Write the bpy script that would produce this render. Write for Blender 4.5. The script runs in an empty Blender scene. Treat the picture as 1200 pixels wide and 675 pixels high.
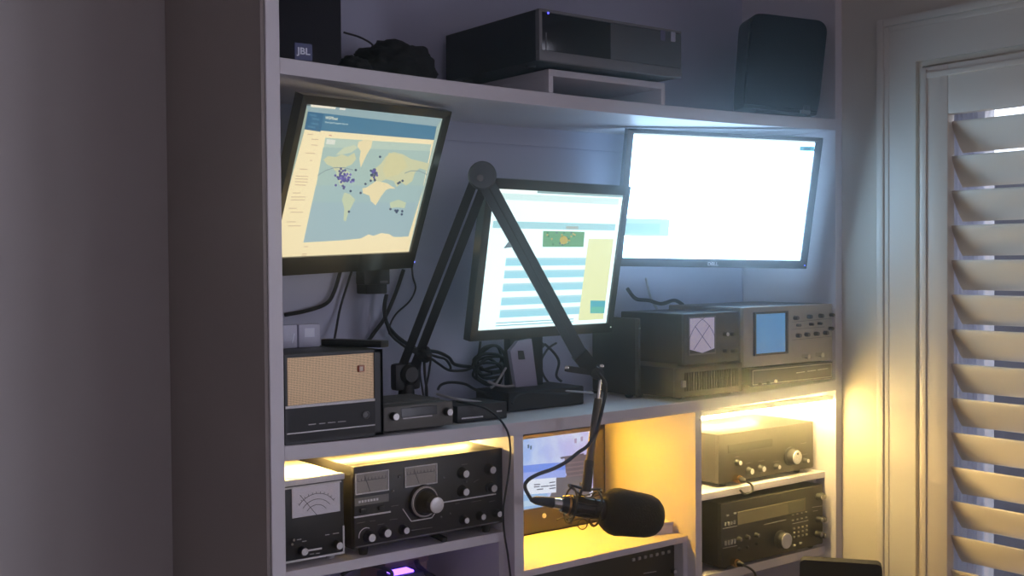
import bpy, bmesh, math, random
from mathutils import Vector as V, Matrix
random.seed(4)
SC = bpy.context.scene
COL = SC.collection

# ------------------------------------------------------------------ camera
FPX = 1330.0; YAW = math.radians(37.1); ROLL = .0078
PIT = math.atan(30.8/FPX)
EYE = V((0, 0, 1.5))
cf = V((math.sin(YAW)*math.cos(PIT), math.cos(YAW)*math.cos(PIT), -math.sin(PIT)))
r0 = V((math.cos(YAW), -math.sin(YAW), 0)); u0 = r0.cross(cf)
cr = r0*math.cos(ROLL) - u0*math.sin(ROLL); cu_ = r0*math.sin(ROLL) + u0*math.cos(ROLL)
cam = bpy.data.objects.new('camera', bpy.data.cameras.new('camera')); COL.objects.link(cam)
cam.data.sensor_width = 36; cam.data.lens = FPX/1200*36; cam.data.clip_start = .02
m = Matrix((cr, cu_, -cf)).transposed().to_4x4(); m.translation = EYE
cam.matrix_world = m; SC.camera = cam

def ray(x, y): return cf + cr*((x-600)/FPX) - cu_*((y-337.5)/FPX)
def atP(x, y, p, n):
    d = ray(x, y); return EYE + d*((p-EYE).dot(n)/d.dot(n))
def atY(x, y, Y): return atP(x, y, V((0, Y, 0)), V((0, 1, 0)))
def atX(x, y, X): return atP(x, y, V((X, 0, 0)), V((1, 0, 0)))
def atZ(x, y, Z): return atP(x, y, V((0, 0, Z)), V((0, 0, 1)))

# --------------------------------------------------------------- materials
def lin(c):
    return tuple(((v/255)/12.92 if v/255 <= .04045 else ((v/255+.055)/1.055)**2.4) for v in c)
MATS = {}
def mat(name, c, rough=.5, metal=0., vary=.06, scale=40., bump=0., emit=None, es=0., spec=.5, coat=0.):
    if name in MATS: return MATS[name]
    mt = bpy.data.materials.new(name); mt.use_nodes = True
    nt = mt.node_tree; b = nt.nodes['Principled BSDF']; L = lin(c)
    b.inputs['Roughness'].default_value = rough; b.inputs['Metallic'].default_value = metal
    b.inputs['Specular IOR Level'].default_value = spec
    b.inputs['Coat Weight'].default_value = coat
    tc = nt.nodes.new('ShaderNodeTexCoord')
    nz = nt.nodes.new('ShaderNodeTexNoise'); nz.inputs['Scale'].default_value = scale; nz.inputs['Detail'].default_value = 3
    nt.links.new(tc.outputs['Object'], nz.inputs['Vector'])
    mx = nt.nodes.new('ShaderNodeMix'); mx.data_type = 'RGBA'
    mx.inputs['A'].default_value = (*[v*(1-vary) for v in L], 1); mx.inputs['B'].default_value = (*[min(1, v*(1+vary)) for v in L], 1)
    nt.links.new(nz.outputs['Fac'], mx.inputs['Factor']); nt.links.new(mx.outputs['Result'], b.inputs['Base Color'])
    if bump:
        bp = nt.nodes.new('ShaderNodeBump'); bp.inputs['Strength'].default_value = bump; bp.inputs['Distance'].default_value = .002
        nt.links.new(nz.outputs['Fac'], bp.inputs['Height']); nt.links.new(bp.outputs['Normal'], b.inputs['Normal'])
    if emit:
        b.inputs['Emission Color'].default_value = (*lin(emit), 1); b.inputs['Emission Strength'].default_value = es
    MATS[name] = mt; return mt
def glow(c, s=1., tag=''):
    """lit pixels of a screen, a lamp"""
    return mat('lit_%s_%d_%d_%d_%.2f' % (tag, *c, s), (8, 8, 8), .35, emit=c, es=s, spec=.2, vary=0)

WHITE = mat('white_paint', (226, 220, 226), .45, vary=.03, scale=6)
WALL = mat('wall_paint', (194, 187, 186), .8, vary=.04, scale=5, bump=.1)
WALLR = mat('window_wall_paint', (222, 214, 200), .7, vary=.03, scale=5, bump=.1)
TRIM = mat('trim_paint', (226, 218, 206), .4, vary=.03, scale=5)
BLIND = mat('shutter_paint', (226, 214, 200), .4, vary=.02, scale=8)
BACK = mat('back_paint', (190, 192, 214), .55, vary=.04, scale=4)
CARP = mat('carpet', (92, 84, 80), .95, vary=.25, scale=90, bump=.6)
BLK = mat('black_plastic', (27, 27, 30), .45, vary=.1)
BLKG = mat('black_gloss', (18, 18, 22), .18, vary=.05)
BLKM = mat('black_paint_metal', (30, 29, 30), .5, .2, vary=.12, bump=.08, scale=120)
GREYD = mat('dark_grey_plastic', (58, 58, 60), .5, vary=.08)
GREYM = mat('grey_enamel', (120, 118, 120), .5, vary=.06)
GREYL = mat('light_grey', (168, 166, 170), .5, vary=.05)
SILV = mat('satin_silver', (222, 219, 220), .35, .3, vary=.05, scale=100)
SILP = mat('silver_paint', (225, 222, 224), .4, 0., vary=.04, scale=100)
CHRM = mat('chrome', (225, 222, 215), .12, 1., vary=.02)
GOLD = mat('brass', (220, 170, 90), .2, 1., vary=.04)
LEGEND = mat('panel_lettering', (215, 213, 215), .6, vary=0)
METER = mat('meter_card', (236, 232, 240), .6, vary=.03, scale=12)
INK = mat('ink', (70, 66, 78), .7, vary=0)
FOAM = mat('foam', (24, 22, 22), .95, vary=.5, scale=260, bump=1.)
CLOTH = mat('black_cloth', (26, 26, 30), .9, vary=.2, scale=60, bump=.5)
GRILL = mat('speaker_cloth', (24, 24, 34), .9, vary=.35, scale=220, bump=.5)
RUBB = mat('rubber', (20, 20, 22), .6, vary=.1)
CABB = mat('black_cable', (22, 22, 26), .5, vary=.1)
CABG = mat('grey_cable', (178, 176, 180), .5, vary=.05)
ARMM = mat('arm_paint', (42, 42, 46), .45, .3, vary=.08)

# ---------------------------------------------------------------- geometry
def box(bm, x0, x1, y0, y1, z0, z1, bev=0., seg=2, mi=0):
    r = bmesh.ops.create_cube(bm, size=1)
    vs = r['verts']
    for v in vs:
        v.co = V((x0+(v.co.x+.5)*(x1-x0), y0+(v.co.y+.5)*(y1-y0), z0+(v.co.z+.5)*(z1-z0)))
    fs = list({f for v in vs for f in v.link_faces})
    for f in fs: f.material_index = mi
    if bev:
        es = list({e for v in vs for e in v.link_edges})
        bmesh.ops.bevel(bm, geom=es, offset=bev, segments=seg, profile=.6, affect='EDGES')
    return bm
def B(*a, **k): return box(bmesh.new(), *a, **k)

def frame_of(d):
    d = V(d).normalized(); a = V((0, 0, 1)) if abs(d.z) < .9 else V((1, 0, 0))
    x = d.cross(a).normalized(); return x, d.cross(x).normalized(), d
def lathe(bm, o, d, prof, seg=24, mi=0, flute=0, fr=(0, 1)):
    """revolve [(distance along d, radius)] about the line from o along d"""
    o = V(o); x, y, d = frame_of(d); rings = []
    for k, (t, r) in enumerate(prof):
        if r < 1e-6: rings.append([bm.verts.new(o+d*t)]); continue
        ring = []
        for i in range(seg):
            a = 2*math.pi*i/seg
            rr = r*(1-(flute if (i % 2 and fr[0] <= k <= fr[1]) else 0))
            ring.append(bm.verts.new(o+d*t+(x*math.cos(a)+y*math.sin(a))*rr))
        rings.append(ring)
    for A, C in zip(rings, rings[1:]):
        for i in range(max(len(A), len(C))):
            q = [A[i % len(A)], A[(i+1) % len(A)], C[(i+1) % len(C)], C[i % len(C)]]
            q = list(dict.fromkeys(q))
            if len(q) > 2:
                f = bm.faces.new(q); f.material_index = mi
    for R in (rings[0], rings[-1]):
        if len(R) > 2:
            f = bm.faces.new(R); f.material_index = mi
    return bm
def LA(*a, **k): return lathe(bmesh.new(), *a, **k)
def cyl(bm, o, d, L, r, bev=.0, seg=24, mi=0):
    b = min(bev, r*.5, L*.4)
    pr = [(0, r), (L, r)] if not b else [(0, r-b), (b, r), (L-b, r), (L, r-b)]
    return lathe(bm, o, d, pr, seg, mi)
def smooth_path(pts, n=6):
    pts = [V(p) for p in pts]
    if len(pts) < 3: return pts
    out = []
    for i in range(len(pts)-1):
        p0 = pts[max(i-1, 0)]; p1 = pts[i]; p2 = pts[i+1]; p3 = pts[min(i+2, len(pts)-1)]
        for k in range(n):
            t = k/n
            out.append(.5*((2*p1)+(p2-p0)*t+(2*p0-5*p1+4*p2-p3)*t*t+(3*p1-p0-3*p2+p3)*t**3))
    return out+[pts[-1]]
def tube(bm, pts, r, seg=8, smooth=True, mi=0):
    P = smooth_path(pts) if smooth else [V(p) for p in pts]
    rings = []; x = None
    for i, p in enumerate(P):
        d = (P[min(i+1, len(P)-1)]-P[max(i-1, 0)]).normalized()
        if x is None: x = frame_of(d)[0]
        else:
            x = x-d*x.dot(d); x = x.normalized() if x.length > 1e-6 else frame_of(d)[0]
        y = d.cross(x)
        rings.append([bm.verts.new(p+(x*math.cos(2*math.pi*k/seg)+y*math.sin(2*math.pi*k/seg))*r) for k in range(seg)])
    for A, C in zip(rings, rings[1:]):
        for i in range(seg):
            bm.faces.new([A[i], A[(i+1) % seg], C[(i+1) % seg], C[i]]).material_index = mi
    bm.faces.new(rings[0][::-1]); bm.faces.new(rings[-1])
    return bm
def TU(*a, **k): return tube(bmesh.new(), *a, **k)
def prism(bm, poly, y0, y1, mi=0):
    """polygon [(x,z)] extruded from y0 to y1"""
    A = [bm.verts.new((x, y0, z)) for x, z in poly]; C = [bm.verts.new((x, y1, z)) for x, z in poly]
    n = len(poly)
    fs = [bm.faces.new(A), bm.faces.new(C[::-1])]
    for i in range(n): fs.append(bm.faces.new([A[i], C[i], C[(i+1) % n], A[(i+1) % n]]))
    for f in fs: f.material_index = mi
    return bm
def PR(*a, **k): return prism(bmesh.new(), *a, **k)
def bar(bm, p, q, w, t, side, mi=0):
    """rectangular bar p-q; w across (side x dir), t along side"""
    p = V(p); q = V(q); d = (q-p).normalized(); s = V(side); s = (s-d*s.dot(d)).normalized(); a = d.cross(s)
    vs = [[bm.verts.new(o+a*(i*w/2)+s*(j*t/2)) for i, j in ((-1, -1), (1, -1), (1, 1), (-1, 1))] for o in (p, q)]
    fs = [bm.faces.new(vs[0][::-1]), bm.faces.new(vs[1])]
    for i in range(4): fs.append(bm.faces.new([vs[0][i], vs[0][(i+1) % 4], vs[1][(i+1) % 4], vs[1][i]]))
    for f in fs: f.material_index = mi
    return bm
def rect_frame(bm, x0, x1, z0, z1, w, y0, y1, mi=0):
    box(bm, x0, x1, y0, y1, z1-w, z1, mi=mi); box(bm, x0, x1, y0, y1, z0, z0+w, mi=mi)
    box(bm, x0, x0+w, y0, y1, z0+w, z1-w, mi=mi); box(bm, x1-w, x1, y0, y1, z0+w, z1-w, mi=mi)
    return bm
def stroke(bm, pts, w, y, mi=0):
    """a printed or inlaid line [(x,z)] on a front face"""
    for (a, b), (c, d) in zip(pts, pts[1:]):
        p = V((a, y, b)); q = V((c, y, d))
        if (q-p).length > 1e-6: bar(bm, p, q, w, .0006, (0, 1, 0), mi)
    return bm
def rounded(w, h, r, n=5, cx=0, cz=0):
    out = []
    for sx, sz, a0 in ((1, 1, 0), (-1, 1, 90), (-1, -1, 180), (1, -1, 270)):
        for k in range(n+1):
            a = math.radians(a0+90*k/n)
            out.append((cx+sx*(w/2-r)+r*math.cos(a), cz+sz*(h/2-r)+r*math.sin(a)))
    return out

def finish(name, bm, mats, parent=None, smooth=False, label=None, M=None):
    bmesh.ops.recalc_face_normals(bm, faces=bm.faces)
    if M is not None: bm.transform(M)
    me = bpy.data.meshes.new(name); bm.to_mesh(me); bm.free()
    for x in (mats if isinstance(mats, (list, tuple)) else [mats]): me.materials.append(x)
    if smooth:
        for p in me.polygons: p.use_smooth = True
        if smooth != 'all':
            try: me.set_sharp_from_angle(angle=math.radians(40))
            except Exception: pass
    o = bpy.data.objects.new(name, me); COL.objects.link(o)
    if parent is not None: o.parent = parent
    if label: o['label'] = label
    return o
def tag(o, label, cat, group=None):
    o['label'] = label; o['category'] = cat
    if group: o['group'] = group
    return o
def thing(name, label, cat, M, group=None):
    o = bpy.data.objects.new(name, None); COL.objects.link(o); o.empty_display_size = .05
    if not isinstance(M, Matrix): M = Matrix.Translation(V(M))
    o.matrix_world = M
    return tag(o, label, cat, group)
def structure(name, bm, mats, parent=None, smooth=False):
    o = finish(name, bm, mats, parent, smooth)
    if parent is None: o['kind'] = 'structure'
    return o
def text(name, s, size, mt, parent, x, z, y, align='LEFT', sx=1., bold=0.):
    c = bpy.data.curves.new('t', 'FONT'); c.body = s; c.size = size; c.extrude = .0003; c.align_x = align; c.offset = bold
    t = bpy.data.objects.new('t', c); COL.objects.link(t)
    dg = bpy.context.evaluated_depsgraph_get(); me = bpy.data.meshes.new_from_object(t.evaluated_get(dg))
    bpy.data.objects.remove(t)
    me.transform(Matrix.Translation((x, y, z)) @ Matrix.Rotation(math.pi/2, 4, 'X') @ Matrix.Diagonal((sx, 1, 1, 1)))
    me.materials.clear(); me.materials.append(mt); me.name = name
    o = bpy.data.objects.new(name, me); COL.objects.link(o); o.parent = parent
    return o

# ================================================================== SETTING
YF, YB = 1.87, 2.19                    # front edge of the unit, its back panel
XL0, XL1, XR0, XR1 = .872, .899, 2.4835, 2.512
XW = 2.512                             # window wall
def wz(x): return 1.166+.0148*((x-1.5)/.98)**2                 # worktop top
def wzm(a, b): return max(wz(a), wz(b))+.0006
def uz(x): return 1.868-.012*max(0, 1-((x-1.69)/.79)**2)       # upper shelf top, sagging in the middle

structure('floor', B(-2.2, 5, -2.2, 2.34, -.05, 0), CARP)
structure('ceiling', B(-2.2, XW+.1, -2.2, 2.44, 2.62, 2.7), WALL)
structure('wall_back', B(-2.2, XW+.1, 2.34, 2.44, 0, 2.62), WALL)
structure('wall_left', B(-2.3, -2.2, -2.2, 2.44, 0, 2.62), WALL)
# window wall with the shuttered opening and one assumed out of view
YS0, YS1, ZS0, ZS1 = .35, 1.633, .35, 1.975       # shuttered opening
Y20, Y21, Z20, Z21 = -1.7, -.3, .7, 2.1           # unseen window, assumed nearer the viewer to let daylight in
bm = bmesh.new()
for y0, y1, z0, z1 in ((YS1, 2.34, 0, 2.62), (Y21, YS0, 0, 2.62), (-2.2, Y20, 0, 2.62), (YS0, YS1, 0, ZS0), (YS0, YS1, ZS1, 2.62), (Y20, Y21, 0, Z20), (Y20, Y21, Z21, 2.62)):
    box(bm, XW, XW+.2, y0, y1, z0, z1)
structure('wall_right', bm, WALLR)
# architrave round the shutters: a raised outer bead, a flat board, a recess
bm = bmesh.new()
yo, zo = 1.754, 2.106
for (ya, yb_, x_) in ((yo-.020, yo, .017), (yo-.034, yo-.020, .0125)):
    d = yo-yb_
    box(bm, XW-x_, XW, ya, yb_, 0, zo-d, bev=.004)
    box(bm, XW-x_, XW, .1, ya, zo-d-(yb_-ya), zo-d, bev=.004)
box(bm, XW-.010, XW, 1.645, yo, 0, zo); box(bm, XW-.010, XW, .1, 1.645, ZS1+.012, zo)
structure('trim_1', bm, TRIM, smooth=True)
w1 = structure('window_1', rect_frame(bmesh.new(), 0, 1, 0, 1, .1, 0, 1), TRIM)   # replaced below
bpy.data.objects.remove(w1)
bm = bmesh.new()
XG = XW+.14
yfr = atX(1153, 400, XG).y
for y0, y1, z0, z1 in ((yfr, yfr+.035, ZS0, ZS1), (YS1-.02, YS1, ZS0, ZS1), (YS0, YS0+.09, ZS0, ZS1), (YS0, YS1, ZS1-.09, ZS1), (YS0, YS1, ZS0, ZS0+.09)):
    box(bm, XG, XG+.05, y0, y1, z0, z1, bev=.004)
w1 = structure('window_1', bm, WHITE)
gm = bpy.data.materials.new('window_glass'); gm.use_nodes = True; nt = gm.node_tree; nt.nodes.clear()
o_ = nt.nodes.new('ShaderNodeOutputMaterial'); t_ = nt.nodes.new('ShaderNodeBsdfTransparent'); g_ = nt.nodes.new('ShaderNodeBsdfGlossy'); x_ = nt.nodes.new('ShaderNodeMixShader')
g_.inputs['Roughness'].default_value = .02; t_.inputs['Color'].default_value = (.93, .96, .97, 1)
x_.inputs[0].default_value = .07; nt.links.new(t_.outputs[0], x_.inputs[1]); nt.links.new(g_.outputs[0], x_.inputs[2]); nt.links.new(x_.outputs[0], o_.inputs[0])
finish('window_pane', B(XG+.02, XG+.026, YS0+.08, YS1-.01, ZS0+.08, ZS1-.08), gm, w1)
# net curtain hanging behind the end of the louvres
cm = bpy.data.materials.new('net_curtain'); cm.use_nodes = True; nt = cm.node_tree; nt.nodes.clear()
o_ = nt.nodes.new('ShaderNodeOutputMaterial'); a_ = nt.nodes.new('ShaderNodeBsdfTranslucent'); b_ = nt.nodes.new('ShaderNodeBsdfDiffuse'); x_ = nt.nodes.new('ShaderNodeMixShader')
wv = nt.nodes.new('ShaderNodeTexWave'); wv.inputs['Scale'].default_value = 90; wv.bands_direction = 'Z'
rp = nt.nodes.new('ShaderNodeValToRGB'); rp.color_ramp.elements[0].color = (.72, .74, .84, 1); rp.color_ramp.elements[1].color = (.86, .87, .95, 1)
tcc = nt.nodes.new('ShaderNodeTexCoord'); nt.links.new(tcc.outputs['Object'], wv.inputs['Vector']); nt.links.new(wv.outputs['Fac'], rp.inputs['Fac'])
for q in (a_, b_): nt.links.new(rp.outputs['Color'], q.inputs['Color'])
x_.inputs[0].default_value = .35
nt.links.new(a_.outputs[0], x_.inputs[1]); nt.links.new(b_.outputs[0], x_.inputs[2]); nt.links.new(x_.outputs[0], o_.inputs[0])
XC = XW+.112; yc0 = atX(1152, 400, XC).y; yc1 = YS1-.004
nc = thing('net_curtain', 'pale bluish net curtain glimpsed behind the ends of the louvres', 'curtain', (XC, (yc0+yc1)/2, ZS0+.01))
bm = bmesh.new(); N_ = 72; rows = []
for i in range(N_+1):
    t = i/N_; y = yc0+(yc1-yc0)*t; x = .010*math.sin(t*2*math.pi*7)+.003*math.sin(t*31)
    rows.append([bm.verts.new((x, y-(yc0+yc1)/2, z)) for z in (0, ZS1-ZS0-.03)])
for A, C in zip(rows, rows[1:]): bm.faces.new([A[0], C[0], C[1], A[1]])
finish('cloth', bm, cm, nc, 'all')
finish('curtain_rod', TU([(0, yc0-.02-(yc0+yc1)/2, ZS1-ZS0-.018), (0, yc1+.003-(yc0+yc1)/2, ZS1-ZS0-.018)], .005), WHITE, nc, True)
w2 = structure('window_2', rect_frame(bmesh.new(), 0, Y21-Y20, 0, Z21-Z20, .07, 0, .06), WHITE)  # out of view, added to hold the daylight area light
w2.data.transform(Matrix.Translation((XW+.15, Y20, Z20)) @ Matrix.Rotation(math.pi/2, 4, 'Z'))
# what the gaps between the louvres look out on
bm = bmesh.new()
hz = 1.93
for k in range(40):
    y0 = -2.5+k*.2; box(bm, 4.6, 4.7, y0, y0+.19, 0, hz+random.uniform(-.03, .03), bev=.01)
structure('wall_outside', bm, mat('weathered_fence', (128, 130, 146), .9, vary=.2, scale=9, bump=.3))

# --------------------------------------------------------------- shutters
sh = thing('plantation_shutter', 'off-white louvred plantation shutter filling the window beside the shelving unit', 'shutter', (XW-.012, YS1, ZS0))
SX0, SY0, SZ0 = sh.matrix_world.translation
def SB(bm, x0, x1, y0, y1, z0, z1, **k): return box(bm, x0-SX0, x1-SX0, y0-SY0, y1-SY0, z0-SZ0, z1-SZ0, **k)
YL = 1.555
XS0, XS1 = XW-.014, XW+.016
bm = SB(bmesh.new(), XS0, XS1, YL, YS1-.001, ZS0+.002, ZS1-.006, bev=.004); SB(bm, XS0-.004, XS0+.003, YS1-.022, YS1-.008, ZS0+.002, ZS1-.012, bev=.002)
finish('stile', bm, BLIND, sh, True)
finish('stile', SB(bmesh.new(), XS0, XS1, YS0+.001, YS0+.08, ZS0+.002, ZS1-.006, bev=.004), BLIND, sh, True)
bm = SB(bmesh.new(), XS0, XS1, YS0+.08, YL, 1.848, ZS1-.006, bev=.004); SB(bm, XS0-.004, XS0+.003, YS0+.02, YS1-.022, ZS1-.034, ZS1-.020, bev=.002)
finish('top_rail', bm, BLIND, sh, True)
PITCH = .0838; Z0 = 1.831
n_l = 17
finish('bottom_rail', SB(bmesh.new(), XS0, XS1, YS0+.08, YL, ZS0+.002, Z0-PITCH*n_l, bev=.004), BLIND, sh, True)
tilt = math.radians(56); LW = .0891
d_ = V((math.cos(tilt), 0, -math.sin(tilt))); nn = V((d_.z, 0, -d_.x))
lou = None
for k in range(n_l):
    zt = Z0-PITCH*k
    c = V((XW+.001, 0, zt))+d_*(LW/2)
    if lou is None:
        bm = bmesh.new(); prof = []
        for i in range(16):
            a = 2*math.pi*i/16
            prof.append(d_*(LW/2*math.cos(a))+nn*(.0065*math.sin(a)))
        A = [bm.verts.new(p+V((0, YS0+.082-SY0, 0))) for p in prof]; C = [bm.verts.new(p+V((0, YL-.002-SY0, 0))) for p in prof]
        for i in range(16): bm.faces.new([A[i], A[(i+1) % 16], C[(i+1) % 16], C[i]])
        bm.faces.new(A); bm.faces.new(C)
        lou = finish('louvre', bm, BLIND, sh, 'all'); o = lou
    else:
        o = lou.copy(); COL.objects.link(o); o.parent = sh
    o.location = (c.x-SX0, 0, c.z-SZ0)

# ========================================================= SHELVING UNIT
un = thing('shelving_unit', 'tall white built-in shelving unit full of radio gear beside the shuttered window', 'shelving unit', (XL0, YF, 0))
UO = un.matrix_world.translation.copy()
def UB(bm, x0, x1, y0, y1, z0, z1, **k): return box(bm, x0-UO.x, x1-UO.x, y0-UO.y, y1-UO.y, z0, z1, **k)
def slab(name, zfun, th, y0=YF, y1=YB, x0=XL1, x1=XR0, n=24):
    bm = bmesh.new(); rows = []
    for i in range(n+1):
        x = x0+(x1-x0)*i/n; z = zfun(x)
        rows.append([bm.verts.new((x-UO.x, y-UO.y, zz)) for y, zz in ((y0, z-th), (y0, z-.001), (y0+.001, z), (y1, z), (y1, z-th))])
    for A, C in zip(rows, rows[1:]):
        for i in range(5): bm.faces.new([A[i], A[(i+1) % 5], C[(i+1) % 5], C[i]])
    bm.faces.new(rows[0]); bm.faces.new(rows[-1])
    return finish(name, bm, WHITE, un)
finish('side_panel', UB(bmesh.new(), XL0, XL1, YF, 2.339, .001, 2.6, bev=.0015), WHITE, un)
finish('side_panel', UB(bmesh.new(), XR0, XR1-.001, YF, 2.339, .001, 2.6, bev=.0015), WHITE, un)
bm = bmesh.new()
UB(bm, XL1, XR0, YB, YB+.02, .001, 1.779); UB(bm, XL1, XR0, YB, YB+.02, 1.783, 2.6); UB(bm, XL1, XR0, YB+.004, YB+.02, 1.779, 1.783)
finish('back_panel', bm, BACK, un)
slab('upper_shelf', uz, .029)
slab('worktop', wz, .027)
finish('top_board', UB(bmesh.new(), XL1, XR0, YF, YB, 2.36, 2.39), WHITE, un)
D1 = (1.4155, 1.4405); D2 = (1.9535, 1.9745)
for a, b in (D1, D2): finish('divider', UB(bmesh.new(), a, b, YF, YB, .001, wz(a)-.0268, bev=.001), WHITE, un)
# boards between the dividers stand a little back, each with its own uprights
def board(x0, x1, y0, zt, th): finish('lower_shelf', UB(bmesh.new(), x0, x1, y0, YB, zt-th, zt, bev=.0012), WHITE, un)
ZSL = atY(470, (668.5-.174*133), 1.906).z
ZSM = atX(805, 627.4, 1.953); YSM = 1.896; ZSM = ZSM.z
ZR1 = atY(895, 565.6, 1.905).z; ZR2 = atY(925, 650, 1.905).z
board(XL1, D1[0], 1.906, ZSL, .020); board(D1[1], D2[0], YSM, ZSM, .015)
board(D2[1], XR0, 1.905, ZR1, .017); board(D2[1], XR0, 1.905, ZR2, .022)
for x0, x1, y0, z0, z1 in ((D1[0]-.012, D1[0], 1.908, .4, ZSL-.02), (D2[0]-.014, D2[0], 1.898, .4, ZSM-.015), (XR0-.012, XR0, 1.935, ZR2, ZR1-.017), (D1[1], D1[1]+.012, 1.898, .4, ZSM-.015)):
    finish('upright', UB(bmesh.new(), x0, x1, y0, YB, z0, z1), WHITE, un)
for x0, x1 in ((XL1, D1[0]), (D1[1], D2[0]), (D2[1], XR0)):
    finish('lower_shelf', UB(bmesh.new(), x0, x1, 1.906, YB, .38, .40), WHITE, un)

finish('outer_cladding', UB(bmesh.new(), XL0-.008, XL0-.0005, YF+.004, 2.339, .001, 2.6), mat('taupe_paint', (150, 140, 136), .85, vary=.05, scale=5), un, label='taupe outer side of the unit')  # wall-like paint, darkened to carry the shade on this side
# LED strips below the worktop
def led(x0, x1, y, col, s, label, dp=.004):
    z = min(wz(x0), wz(x1), wz((x0+x1)/2))-.0282
    o = thing('led_strip', label, 'light strip', ((x0+x1)/2, y, z), 'warm light strips under the worktop'); w = (x1-x0)/2
    finish('channel', B(-w, w, -.008, .008, -dp, -.0005), SILP, o)
    finish('diffuser', B(-w+.002, w-.002, -.006, .006, -dp-.003-(.004 if dp > .01 else 0), -dp-.0001), glow(col, s, 'led'), o)
led(.905, 1.41, 2.02, (255, 213, 124), 210, 'warm light strip under the worktop above the silver-knobbed transceiver')
led(1.446, 1.85, 2.04, (255, 190, 38), 240, 'warm yellow light strip under the worktop above the microphone bay')
led(1.98, 2.478, 2.13, (255, 220, 142), 300, 'bright warm light strip at the back of the bay next to the window')  # second strip in this bay, added to whiten its back wall
led(1.98, 2.478, 1.882, (255, 219, 138), 190, 'bright warm light strip just behind the worktop edge in the bay next to the window', .013)

# ============================================================ DEVICE HELPER
class Dev:
    """a box-shaped device whose front lies in the plane Y; pixel corners give its size"""
    def __init__(s, name, label, cat, Y, l, r, t, b, depth, group=None, z0=None, M=None):
        s.Y = Y
        # l, r: (x,y) on left / right edge; t, b: on top / bottom edge
        x0, x1 = atY(*l, Y).x, atY(*r, Y).x; zt, zb = atY(*t, Y).z, atY(*b, Y).z
        if z0 is not None: zb = z0
        s.X0, s.Z0, s.w, s.h, s.d = x0, zb, x1-x0, zt-zb, depth
        s.o = thing(name, label, cat, (x0, Y, zb), group)
    def p(s, x, y):
        q = atY(x, y, s.Y); return q.x-s.X0, q.z-s.Z0
    def case(s, mt=BLKM, f0=.008, foot=.0, inset=.0015, bev=.003, label=None):
        return finish('case', B(inset, s.w-inset, f0, s.d, foot, s.h, bev=bev), mt, s.o, True, label)
    def panel(s, mt=BLKM, th=.008, foot=.0, bev=.0015, name='front_panel'):
        return finish(name, B(0, s.w, 0, th, foot, s.h, bev=bev), mt, s.o, True)
    def feet(s, h, mt=RUBB, x=(.03, .03), y=(.02, .03)):
        for fx in (x[0], s.w-x[1]):
            for fy in (y[0], s.d-y[1]): finish('foot', LA((fx, fy, 0), (0, 0, 1), [(0, .008), (h*.9, .010), (h+.002, .010)], 16), mt, s.o, True)
    def knob(s, px, py, r, L=.014, body=BLK, cap=SILV, skirt=0, pointer=False, y=0., name='knob', seg=24):
        x, z = s.p(px, py); x = min(x, s.w-r*1.3)
        return knob_at(s.o, x, z, r, L, body, cap, skirt, pointer, y, name, seg)
    def quad(s, *pp): return [s.p(*q) for q in pp]
    def dashes(s, pts, w=.0012, mt=LEGEND, name='lettering'):
        bm = bmesh.new()
        for a, b in pts: stroke(bm, [(min(s.p(*a)[0], s.w-.004), s.p(*a)[1]), (min(s.p(*b)[0], s.w-.002), s.p(*b)[1])], w, -.0004)
        return finish(name, bm, mt, s.o)
def knob_at(par, x, z, r, L, body, cap, skirt=0, pointer=False, y=0., name='knob', seg=24):
    bm = bmesh.new()
    pr = [(0, r*.98), (L*.85, r*.9), (L, r*.82)]
    if skirt: pr = [(0, r*skirt), (L*.18, r*skirt*.96), (L*.3, r*1.05), (L*.88, r*.92), (L, r*.84)]
    lathe(bm, (x, y, z), (0, -1, 0), pr, seg, flute=.07, fr=(len(pr)-3, len(pr)-2))
    k = finish(name, bm, body, par, True)
    if cap is not None:
        bm = LA((x, y-L+.0004, z), (0, -1, 0), [(0, r*.8), (.0008, r*.8), (.0014, r*.74), (.0012, r*.4), (.0016, .0001)], seg)
        finish('cap', bm, cap, k, True)
    if pointer:
        finish('pointer', bar(bmesh.new(), (x, y-L-.0008, z), (x-r*.3, y-L-.0008, z+r*.75), r*.16, .0008, (0, 1, 0)), LEGEND, k)
    return k
def arc(cx, cz, r, a0, a1, n=14): return [(cx+r*math.cos(math.radians(a0+(a1-a0)*i/n)), cz+r*math.sin(math.radians(a0+(a1-a0)*i/n))) for i in range(n+1)]

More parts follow.
